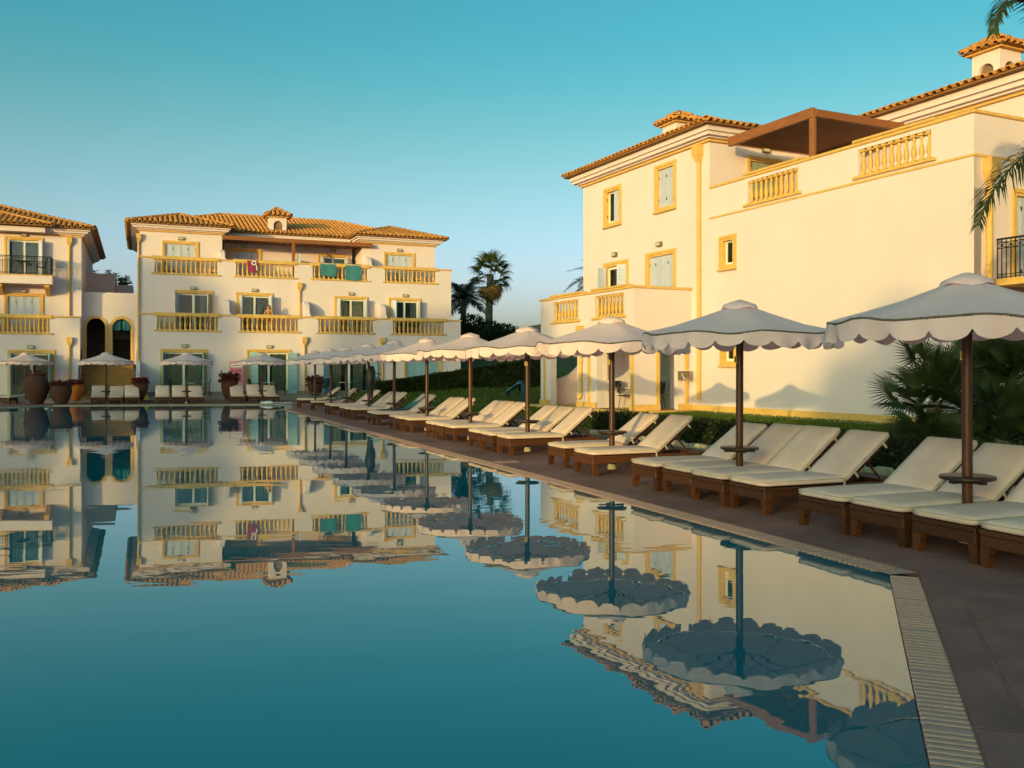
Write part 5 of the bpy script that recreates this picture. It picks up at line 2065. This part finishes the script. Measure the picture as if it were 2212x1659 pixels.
# skimmer lid in the deck
p = px(1095, 801, 15.7)
m = MB(); m.cbox(-.19, .19, -.12, .12, 0, .012, .004)
o = put('skimmer_lid', (m, K['grate']), None, Tm((p.x, p.y, DZ)) @ Rz(TR + .1))
tag(o, 'small pale lid set in the sunlit deck near the pool edge', 'lid')

# ------------------------------------------------------------------ woman on the balcony
def make_person(loc, rz_, lab):
    J = dict(pel=(0, 0, .93), sp=(.02, 0, 1.10), ch=(.07, 0, 1.28), nk=(.11, 0, 1.43), hd=(.15, 0, 1.52), top=(.155, 0, 1.63),
             sl=(.08, .155, 1.37), sr=(.08, -.155, 1.37), el=(.24, .24, 1.13), er=(.24, -.24, 1.13), wl=(.40, .06, 1.10), wr=(.40, -.08, 1.10), hl=(.44, -.02, 1.10), hr=(.44, .0, 1.115),
             pl=(0, .09, .88), pr=(0, -.09, .88), kl=(.02, .10, .48), kr=(-.03, -.10, .48), al=(-.03, .10, .07), ar=(-.08, -.10, .07), tl=(.12, .11, .03), tr=(.07, -.11, .03))
    Rr = dict(pel=.135, sp=.115, ch=.125, nk=.052, hd=.082, top=.075, sl=.06, sr=.06, el=.042, er=.042, wl=.030, wr=.030, hl=.032, hr=.032, pl=.092, pr=.092, kl=.058, kr=.058, al=.038, ar=.038, tl=.034, tr=.034)
    E = [('pel', 'sp'), ('sp', 'ch'), ('ch', 'nk'), ('nk', 'hd'), ('hd', 'top'), ('ch', 'sl'), ('sl', 'el'), ('el', 'wl'), ('wl', 'hl'), ('ch', 'sr'), ('sr', 'er'), ('er', 'wr'), ('wr', 'hr'),
         ('pel', 'pl'), ('pl', 'kl'), ('kl', 'al'), ('al', 'tl'), ('pel', 'pr'), ('pr', 'kr'), ('kr', 'ar'), ('ar', 'tr')]
    keys = list(J)
    me = bpy.data.meshes.new('body_base')
    me.from_pydata([J[k] for k in keys], [(keys.index(a), keys.index(b)) for a, b in E], [])
    tmp = bpy.data.objects.new('body_base', me)
    C.objects.link(tmp)
    md = tmp.modifiers.new('skin', 'SKIN')
    for i, k in enumerate(keys):
        me.skin_vertices[0].data[i].radius = (Rr[k], Rr[k])
    me.skin_vertices[0].data[0].use_root = True
    sb = tmp.modifiers.new('sub', 'SUBSURF')
    sb.levels = sb.render_levels = 2
    dg = bpy.context.evaluated_depsgraph_get()
    ev = bpy.data.meshes.new_from_object(tmp.evaluated_get(dg))
    bpy.data.objects.remove(tmp)
    for pl_ in ev.polygons: pl_.use_smooth = True
    ev.materials.clear(); ev.materials.append(K['skin'])
    t = thing('person', lab, 'person', loc, rz_)
    put('body', ev, t)
    m = MB()
    v, f = [], []
    n = 18
    for i, (z, a, b, x) in enumerate(((1.705, .01, .01, .12), (1.69, .062, .062, .118), (1.64, .098, .092, .105), (1.57, .105, .102, .085), (1.50, .10, .115, .06), (1.42, .085, .13, .04), (1.32, .06, .135, .0), (1.22, .04, .12, -.03), (1.17, .02, .09, -.04))):
        for k in range(n):
            th = 2 * PI * k / n
            cx = math.cos(th)
            if cx > .45 and 2 <= i: cx = .45
            v.append((x + a * cx, b * math.sin(th) * (1 + .05 * math.sin(k * 3)), z))
    for i in range(8):
        for k in range(n):
            f.append((i * n + k, (i + 1) * n + k, (i + 1) * n + (k + 1) % n, i * n + (k + 1) % n))
    m.add(v, f, True)
    put('hair', (m, K['hair']), t)
    m = MB()
    m.tube([(0, 0, .80), (0, 0, .93), (.02, 0, 1.10), (.065, 0, 1.26), (.085, 0, 1.36)], [.165, .155, .13, .145, .10], 16)
    put('dress', (m, K['dress']), t)
    m = MB()
    for s in (-1, 1):
        m.lathe([(.001, -.008), (.009, 0), (.001, .008)], 8, Tm((.228, s * .03, 1.585)))
    m.prism([(.222, -.012, 1.55), (.222, .012, 1.55), (.25, 0, 1.545)], (0, 0, .04))
    put('face', (m, K['skin']), t)
    return t
a, _ = lp(c2(1735, 1300), .42)
v = OL + Nv * a + Sv * .44
make_person((v.x, v.y, Z2 + .003), TR - PI / 2 - .25, 'woman with long auburn hair leaning on the first floor balustrade')

# ------------------------------------------------------------------ hedges
def leaves_on_box(m, rg, pts_fn, n, size):
    for k in range(n):
        c, nrm = pts_fn(rg)
        d = (nrm * .7 + Vector((rg.gauss(0, .7), rg.gauss(0, .7), rg.gauss(.25, .7)))).normalized()
        u = d.orthogonal().normalized()
        u = (Matrix.Rotation(rg.uniform(0, 2 * PI), 3, d) @ u)
        w, l = size * rg.uniform(.5, 1.0), size * rg.uniform(1.0, 1.9)
        m.poly([c, c + d * l * .45 + u * w * .5, c + d * l, c + d * l * .45 - u * w * .5])
def hedge(name, lab, p, q, w, z0a, z0b, ha, hb, n, size, bumpy=.06, seed=1):
    p, q = Vector(p), Vector(q)
    L_ = (q - p).length
    X = (q - p).normalized(); Y = Vector((-X.y, X.x, 0))
    rg = random.Random(seed)
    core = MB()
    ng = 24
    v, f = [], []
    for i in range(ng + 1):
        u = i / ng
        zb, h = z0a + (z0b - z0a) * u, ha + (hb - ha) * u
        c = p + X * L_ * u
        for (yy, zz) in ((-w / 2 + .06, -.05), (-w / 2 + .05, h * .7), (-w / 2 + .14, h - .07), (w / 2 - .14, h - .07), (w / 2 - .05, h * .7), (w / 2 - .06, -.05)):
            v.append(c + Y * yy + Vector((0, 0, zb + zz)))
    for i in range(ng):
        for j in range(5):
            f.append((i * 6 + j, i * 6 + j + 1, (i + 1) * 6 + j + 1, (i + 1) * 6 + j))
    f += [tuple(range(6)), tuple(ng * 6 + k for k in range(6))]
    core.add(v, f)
    def pt(rg):
        u = rg.random()
        zb, h = z0a + (z0b - z0a) * u, ha + (hb - ha) * u
        b = bumpy * noise.noise((u * L_ * 1.3, 0, seed)) + bumpy * .7 * noise.noise((u * L_ * 4, 0, seed + 4))
        c = p + X * L_ * u
        r = rg.random()
        peri = 2 * h + w
        if r < h / peri * 1.0: y, z, nr = -w / 2, h * rg.random(), -Y
        elif r < (h + w) / peri: y, z, nr = w * (rg.random() - .5), h + b, Vector((0, 0, 1))
        else: y, z, nr = w / 2, h * rg.random(), Y
        if rg.random() < .04:
            e = rg.choice((-1, 1)); c = p + X * (0 if e < 0 else L_); y = w * (rg.random() - .5); z = h * rg.random(); nr = X * e
            zb = z0a if e < 0 else z0b
        k = b * .8
        return c + Y * (y * (1 + k)) + Vector((0, 0, zb + z)) - nr * rg.uniform(0, .09), nr
    t = thing(name, lab, 'hedge', (0, 0, 0))
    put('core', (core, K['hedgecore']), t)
    m = MB(); leaves_on_box(m, rg, pt, n, size)
    put('foliage', (m, K['hedge']), t)
    return t
hedge('hedge', 'low clipped hedge behind the nearest loungers, edged with stones', row(10.92, -3), row(10.92, 20.2), .85, .04, .05, .52, .50, 30000, .055, seed=2)
h2a, h2b = px(812, 838, 47), px(1172, 826, 44.5)
hedge('hedge', 'long dark hedge climbing the lawn to the right terrace block', (h2a.x, h2a.y, 0), (h2b.x, h2b.y, 0), 1.1, h2a.z - .35, h2b.z - .15, .55, 1.30, 26000, .085, seed=5)
hb = thing('hedge_border', 'row of pale edging stones along the foot of the low hedge', 'stone border', row(10.42, 0, 0), TR)
rg = random.Random(9)
y = -2.5
while y < 20:
    l = rg.uniform(.18, .34)
    m = MB(); m.cbox(-.05 - rg.random() * .02, .05, 0, l - .015, .0, .10 + rg.random() * .04, .02)
    put('stone', (m, K['stonekerb']), hb, Tm((0, y, DZ)))
    y += l

# ------------------------------------------------------------------ palms and other trees
def fan_leaf(nb=26, spread=3.6, L_=.62, wid=.034, pet=.55, droop=.0, seed=0, fold=.5):
    """fan leaf growing along +x; petiole from the origin"""
    rg = random.Random(seed)
    m = MB()
    m.tube([(0, 0, 0), (pet * .5, 0, .02), (pet, 0, 0)], [.012, .009, .007], 5)
    for i in range(nb):
        t = -spread / 2 + spread * i / (nb - 1)
        l = L_ * (1 - .25 * abs(t) / (spread / 2)) * rg.uniform(.9, 1.05)
        d = Vector((math.cos(t), math.sin(t), 0))
        e = Vector((-math.sin(t), math.cos(t), 0))
        up = .10 * math.cos(t)
        o = Vector((pet, 0, 0))
        p1, p2, p3 = o + d * l * .12, o + d * l * .6 + Vector((0, 0, up * l * .6)), o + d * l + Vector((0, 0, up * l * .5 - droop * l * rg.uniform(.6, 1.4)))
        w1, w2 = wid * .75, wid * .8
        f = Vector((0, 0, fold * wid * .6))
        m.poly([p1 - e * w1 * .5, p1 + f * .5, p2 + f, p2 - e * w2 * .5])
        m.poly([p1 + f * .5, p1 + e * w1 * .5, p2 + e * w2 * .5, p2 + f])
        m.poly([p2 - e * w2 * .5, p2 + f, p3])
        m.poly([p2 + f, p2 + e * w2 * .5, p3])
    return m
def feather(L_=2.4, n=46, leafl=.5, droop=1.0, seed=0, wid=.026, path=None):
    rg = random.Random(seed)
    m = MB()
    if path is None:
        path = []
        for i in range(13):
            u = i / 12
            path.append(Vector((L_ * u * (1 - .18 * droop * u), 0, L_ * (.45 * u - .75 * droop * u * u))))
    N_ = len(path)
    m.tube(path, [.022 * (1 - .85 * i / (N_ - 1)) + .003 for i in range(N_)], 6)
    for i in range(n):
        u = .10 + .89 * i / n
        k = u * (N_ - 1); a = min(int(k), N_ - 2); fr = k - a
        p = path[a].lerp(path[a + 1], fr)
        tdir = (path[a + 1] - path[a]).normalized()
        side = tdir.cross(Vector((0, 0, 1))).normalized()
        upv = side.cross(tdir)
        ll = leafl * (math.sin(PI * min(1, .12 + u * .95)) * .75 + .3) * rg.uniform(.85, 1.1)
        for s in (-1, 1):
            d = (side * s * rg.uniform(.65, .9) + tdir * rg.uniform(.55, .8) + upv * rg.uniform(-.05, .4)).normalized()
            w = wid
            e = d.cross(upv).normalized()
            q1 = p + d * ll * .55 + Vector((0, 0, -.05 * ll))
            q2 = p + d * ll + Vector((0, 0, -.42 * ll))
            m.poly([p - e * w * .3, p + e * w * .3, q1 + e * w * .5, q1 - e * w * .5])
            m.poly([q1 - e * w * .5, q1 + e * w * .5, q2])
    return m
def trunk_mb(h, r0, r1, bend=.15, seg=10, n=14, rings=True):
    pts, rs = [], []
    for i in range(n * 3 + 1):
        u = i / (n * 3)
        pts.append((bend * u * u, bend * .5 * math.sin(u * 3), h * u))
        rs.append((r0 + (r1 - r0) * u) * (1 + (.06 if rings and i % 3 == 1 else 0)) * (1.25 - .25 * min(1, u * 8)))
    m = MB(); m.tube(pts, rs, seg)
    return m, Vector(pts[-1])

# tall fan palm with a skirt of dry leaves
p = px(1056, 801, 75)
zc = CAM_H + (801 - 588) * 75 / F
base_z = 2.2
t = thing('fan_palm_tree', 'tall fan palm with a skirt of dry leaves against the sky', 'palm tree', (p.x, p.y, base_z), .4)
m, top = trunk_mb(zc - base_z - .15, .34, .27)
put('trunk', (m, K['trunk']), t)
fl = [fan_leaf(22, 3.7, 1.05, .085, 1.15, .40, s_, .6) for s_ in (1, 2, 3)]
flm = [x.mesh('frond', K['palm']) for x in fl]
fld = [fan_leaf(18, 2.6, .95, .085, .85, .9, s_, .6).mesh('dry_frond', K['palmdry']) for s_ in (4, 5)]
rg = random.Random(21)
for i in range(27):
    az = 2.39996 * i
    el = math.radians(84 - 112 * ((i + .5) / 27) + rg.uniform(-8, 8))
    M = Tm(top + Vector((0, 0, .1 - .012 * i))) @ Rz(az) @ Ry(-el) @ Rx(rg.uniform(-.6, .6))
    put('frond', rg.choice(flm), t, M)
for i in range(26):
    az = 2.39996 * i + .3
    el = math.radians(-38 - 45 * rg.random())
    M = Tm(top + Vector((0, 0, -.25 - .04 * i * .6))) @ Rz(az) @ Ry(-el) @ Rx(rg.uniform(-.8, .8))
    put('dry_frond', rg.choice(fld), t, M)
# feather palms
def feather_palm(lab, p, bz, zc, n, L_, leafl, seed, rz_=0, tr=(.24, .2), mats=('palmgrey',), droop=1.0, extra=None, wid=.03, nl=44):
    t = thing('feather_palm_tree', lab, 'palm tree', (p.x, p.y, bz), rz_)
    m, top = trunk_mb(zc - bz, tr[0], tr[1], .1)
    put('trunk', (m, K['trunk']), t)
    rg = random.Random(seed)
    ms = [feather(L_ * k_, nl, leafl, droop * dr, s_, wid).mesh('frond', K[mats[0]]) for s_, k_, dr in ((1, 1, 1), (2, .9, .8), (3, 1.05, 1.25))]
    for i in range(n):
        az = 2.39996 * i
        el = math.radians(68 - 92 * ((i + .5) / n) + rg.uniform(-7, 7))
        put('frond', rg.choice(ms), t, Tm(top) @ Rz(az) @ Ry(-el) @ Rx(rg.uniform(-.4, .4)))
    if extra:
        for path, s_ in extra:
            fm = feather(0, 64, leafl * 1.05, 1, s_, wid * .8, [top + q for q in path]).mesh('frond', K[mats[0]])
            put('frond', fm, t)
    return t, top
p = px(1000, 801, 66)
tq, top = feather_palm('shaggy feather palm with yellow flower stalk beside the main building', p, 1.9, CAM_H + (801 - 650) * 66 / F, 26, 2.5, .62, 4, .7, wid=.05)
m = MB()
for k in range(60):
    a, b = rg.uniform(0, 2 * PI), rg.random()
    c = top + Vector((-.35 + .12 * math.cos(a), -.5 + .12 * math.sin(a), -.05 - .75 * b))
    m.poly([c, c + Vector((.05, 0, -.12)), c + Vector((0, .05, -.16))])
put('flower_stalk', (m, K['palmdry']), tq)
p = px(1300, 801, 62)
feather_palm('feather palm whose frond tips show left of the tower edge', p, .5, CAM_H + (801 - 612) * 62 / F, 20, 2.9, .65, 8, .2, wid=.05)
# the near palm whose fronds hang into the right edge of the frame
PY = 15.2
def rel(x, y, Y=PY):
    return px(x, y, Y)
pc = rel(2350, 170)
ctr = pc
mk = lambda pts: [Vector(q) - ctr for q in pts]
def bez(pts, n=14):
    out = []
    P = [Vector(q) for q in pts]
    for i in range(n + 1):
        t_ = i / n
        Q = P
        while len(Q) > 1:
            Q = [a.lerp(b, t_) for a, b in zip(Q[:-1], Q[1:])]
        out.append(Q[0])
    return out
extra = [(mk(bez([ctr, rel(2280, 330, 15.1), rel(2150, 330, 15.0), rel(2112, 492, 14.9)])), 31),
         (mk(bez([ctr, rel(2250, -40, 15.0), rel(2165, -60, 14.8), rel(2145, 78, 14.6)])), 32)]
tz = 0.15
tN, top = None, None
t = thing('feather_palm_tree', 'near feather palm mostly beyond the right edge, with fronds hanging into view', 'palm tree', (ctr.x, ctr.y, tz), 0)
m, top = trunk_mb(ctr.z - tz, .22, .17, 0.0)
put('trunk', (m, K['trunk']), t)
for path, s_ in extra:
    fm = feather(0, 95, .72 if s_ == 31 else .5, 1, s_, .032, [Vector((0, 0, ctr.z - tz)) + q for q in path]).mesh('frond', K['palm'])
    put('frond', fm, t)
ms = [feather(2.6, 70, .65, 1, s_, .03).mesh('frond', K['palm']) for s_ in (1, 2)]
for i in range(13):
    az = -1.15 + 2.3 * i / 12
    el = math.radians((60, 20, 40, -5)[i % 4])
    put('frond', ms[i % 2], t, Tm((0, 0, ctr.z - tz)) @ Rz(az) @ Ry(-el))

# clump of fan palms beside the blank wall
def fan_bush(lab, D, Y, zb, r, n, seed, hgt, sz=.62):
    p = px(D, 801, Y)
    t = thing('fan_palm_bush', lab, 'palm bush', (p.x, p.y, zb), 0, 'fan palms beside the blank wall')
    rg = random.Random(seed)
    ms = [fan_leaf(30, 3.7, sz, .030, pe, .12, s_, .7).mesh('frond', K['palm']) for s_, pe in ((1, .55), (2, .75), (3, .4))]
    m, top = trunk_mb(hgt, .14, .11, .05)
    put('trunk', (m, K['trunk']), t)
    for i in range(n):
        az = 2.39996 * i + rg.uniform(-.2, .2)
        u = (i + .5) / n
        el = math.radians(80 - 120 * u + rg.uniform(-10, 10))
        z = hgt * (1.0 - .55 * max(0, u - .35))
        put('frond', rg.choice(ms), t, Tm((.05, 0, z)) @ Rz(az) @ Ry(-el) @ Rx(rg.uniform(-.9, .9)) @ Matrix.Scale(r * rg.uniform(.85, 1.1), 4))
fan_bush('left fan palm, its fronds spread against the blank wall', 2015, 15.6, .12, 1.0, 44, 1, .95)
fan_bush('fan palm behind the largest parasol pole', 2125, 16.4, .12, 1.08, 40, 2, 1.1)
fan_bush('fan palm at the right edge of the frame', 2222, 15.2, .12, 1.1, 40, 3, 1.2)
fan_bush('low fan palm close behind the rightmost lounger backrest', 2160, 13.9, .08, .85, 34, 4, .45)
fan_bush('small fan palm low at the wall foot, left of the clump', 2010, 15.0, .08, .62, 30, 5, .30)

# shrubs and small trees
def shrub(name, lab, cat, c, rx, ry, rz_, n, size, mt, seed, trunk_h=.5, lobes=7):
    t = thing(name, lab, cat, (c.x, c.y, c.z - rz_ - trunk_h))
    rg = random.Random(seed)
    off = Vector((0, 0, rz_ + trunk_h))
    m = MB(); m.tube([(0, 0, 0), (.05, 0, trunk_h + rz_ * .6)], [.12, .06], 7)
    put('trunk', (m, K['trunk']), t)
    lb = []
    for k in range(lobes):
        a = rg.uniform(0, 2 * PI)
        lb.append((Vector((rx * .55 * math.cos(a), ry * .55 * math.sin(a), rz_ * rg.uniform(-.45, .5))), rg.uniform(.38, .6)))
    m = MB()
    for k in range(n):
        q, s = rg.choice(lb)
        d = Vector((rg.gauss(0, 1), rg.gauss(0, 1), rg.gauss(0, 1))).normalized()
        c_ = off + q + Vector((d.x * rx * s, d.y * ry * s, d.z * rz_ * s)) * rg.uniform(.75, 1.05)
        dd = (d + Vector((rg.gauss(0, .6), rg.gauss(0, .6), rg.gauss(.3, .6)))).normalized()
        u = dd.orthogonal().normalized()
        u = Matrix.Rotation(rg.uniform(0, 2 * PI), 3, dd) @ u
        w, l = size * rg.uniform(.4, .8), size * rg.uniform(1, 2)
        m.poly([c_, c_ + dd * l * .5 + u * w * .5, c_ + dd * l, c_ + dd * l * .5 - u * w * .5])
    put('crown', (m, K[mt]), t)
    return t
shrub('shrub', 'dark broad shrub below the tall fan palm', 'shrub', px(1048, 735, 70), 2.6, 2.2, 1.5, 5200, .19, 'hedge', 3)
shrub('shrub', 'dark shrub at the foot of the feather palm, against the main building', 'shrub', px(995, 725, 62), 1.6, 1.6, 1.5, 3600, .17, 'hedge', 4)
shrub('shrub', 'grey green shrub in front of the dry hill', 'shrub', px(1095, 742, 72), 1.7, 1.6, .9, 3000, .16, 'conifer', 5)
def conifer(lab, D, y0, y1, Y, w, seed):
    top = px(D, y0, Y)
    zb = 3.0
    t = thing('conifer_tree', lab, 'conifer', (top.x, top.y, zb))
    H = top.z - zb
    rg = random.Random(seed)
    m = MB(); m.tube([(0, 0, 0), (0, 0, H)], [.14, .02], 6)
    put('trunk', (m, K['trunk']), t)
    m = MB()
    for k in range(2400):
        u = rg.random() ** .7
        z = H * (1 - u) if rg.random() < .5 else H * (1 - round(u * 12) / 12)
        r = w * (1 - z / H) ** .8 * rg.uniform(.2, 1) + .03
        a = rg.uniform(0, 2 * PI)
        c = Vector((r * math.cos(a), r * math.sin(a), z - .15 * r))
        d = Vector((math.cos(a), math.sin(a), rg.uniform(-.1, .5))).normalized()
        e = d.orthogonal().normalized() * .05
        m.poly([c - e, c + e, c + d * .3])
    put('crown', (m, K['conifer']), t)
for (D, y, w, lab) in ((252, 591, 1.3, 'taller conifer top between the arches and the main building'), (266, 601, 1.0, 'shorter conifer top right of the taller one'), (275, 598, 1.0, 'conifer top touching the corner downspout of the main building'), (205, 586, .5, 'tiny tree tip above the roof box'), (233, 584, .5, 'slender tree tip at the right end of the roof box')):
    conifer(lab, D, y, 630, 68, w, int(D))

# ------------------------------------------------------------------ unseen blocks and trees added behind the camera to shade the place
sh = Vector((math.sin(SUN_AZ), math.cos(SUN_AZ), 0))
qd = Vector((math.cos(SUN_AZ), -math.sin(SUN_AZ), 0))
def sp(q, p): 
    v = sh * p + qd * q
    return Vector((v.x, v.y, 0))
PB = -110.0
BK = thing('added_shade_blocks', 'unseen row of stepped blocks added far behind the camera to cast shade', 'shade blocker', sp(-4.3, PB), -SUN_AZ)  # made-up building, added only to block the low sun
def blk(q0, q1, H, nm='wing'):  # one added block, no real wing; its height sets the shade
    m = MB(); m.box(q0 + 4.3, q1 + 4.3, -9, 0, -.3, H)
    put(nm, (m, K['stucco']), BK)
TS = math.tan(SUN_EL)
SHADE = [(-2.2, 60, 1.6, 20), (-15.7, -14.3, 1.2, 30), (-33.6, -15.7, 3.4, 43), (-38.9, -33.6, 2.2, 38), (-41.4, -38.9, 4.4, 34), (-43.9, -41.4, 2.0, 30), (-100, -43.9, 4.2, 29)]
for q0, q1, z, p in SHADE:            # (from, to, height of the shade, where)
    blk(q0 + .001, q1 - .001, z + TS * (p - PB))
trees = [(-40.2, 6.9, 34, 1.9), (-39.0, 5.4, 34, 1.5), (-44.6, 4.9, 29, 1.4), (-30.0, 4.6, 46, 2.2), (-32.4, 3.9, 43, 1.4), (-24.0, 5.5, 40, 2.4), (-17.2, 4.6, 24, 1.5), (-3.2, 1.9, 26, 1.15), (-1.6, 2.7, 26, 1.6), (.6, 2.6, 26, 1.4), (2.6, 3.2, 26, 1.9)]  # unseen trees added to break up the edges of the blocks' shade
for i, (q, z, p, r) in enumerate(trees):
    c = sp(q, PB + 3.5 + 1.0 * (i % 2))
    H = z + TS * (p - PB)
    shrub('added_shade_tree', ('broad', 'tall', 'rounded', 'spreading', 'slim', 'dense', 'uneven', 'low', 'bushy', 'old', 'high')[i] + ' leafy tree added unseen behind the camera to soften the cast shade', 'tree', Vector((c.x, c.y, H - 1.9)), r, r, 1.9, 3000, .42, 'hedge', 40 + i, trunk_h=H - 3.8)
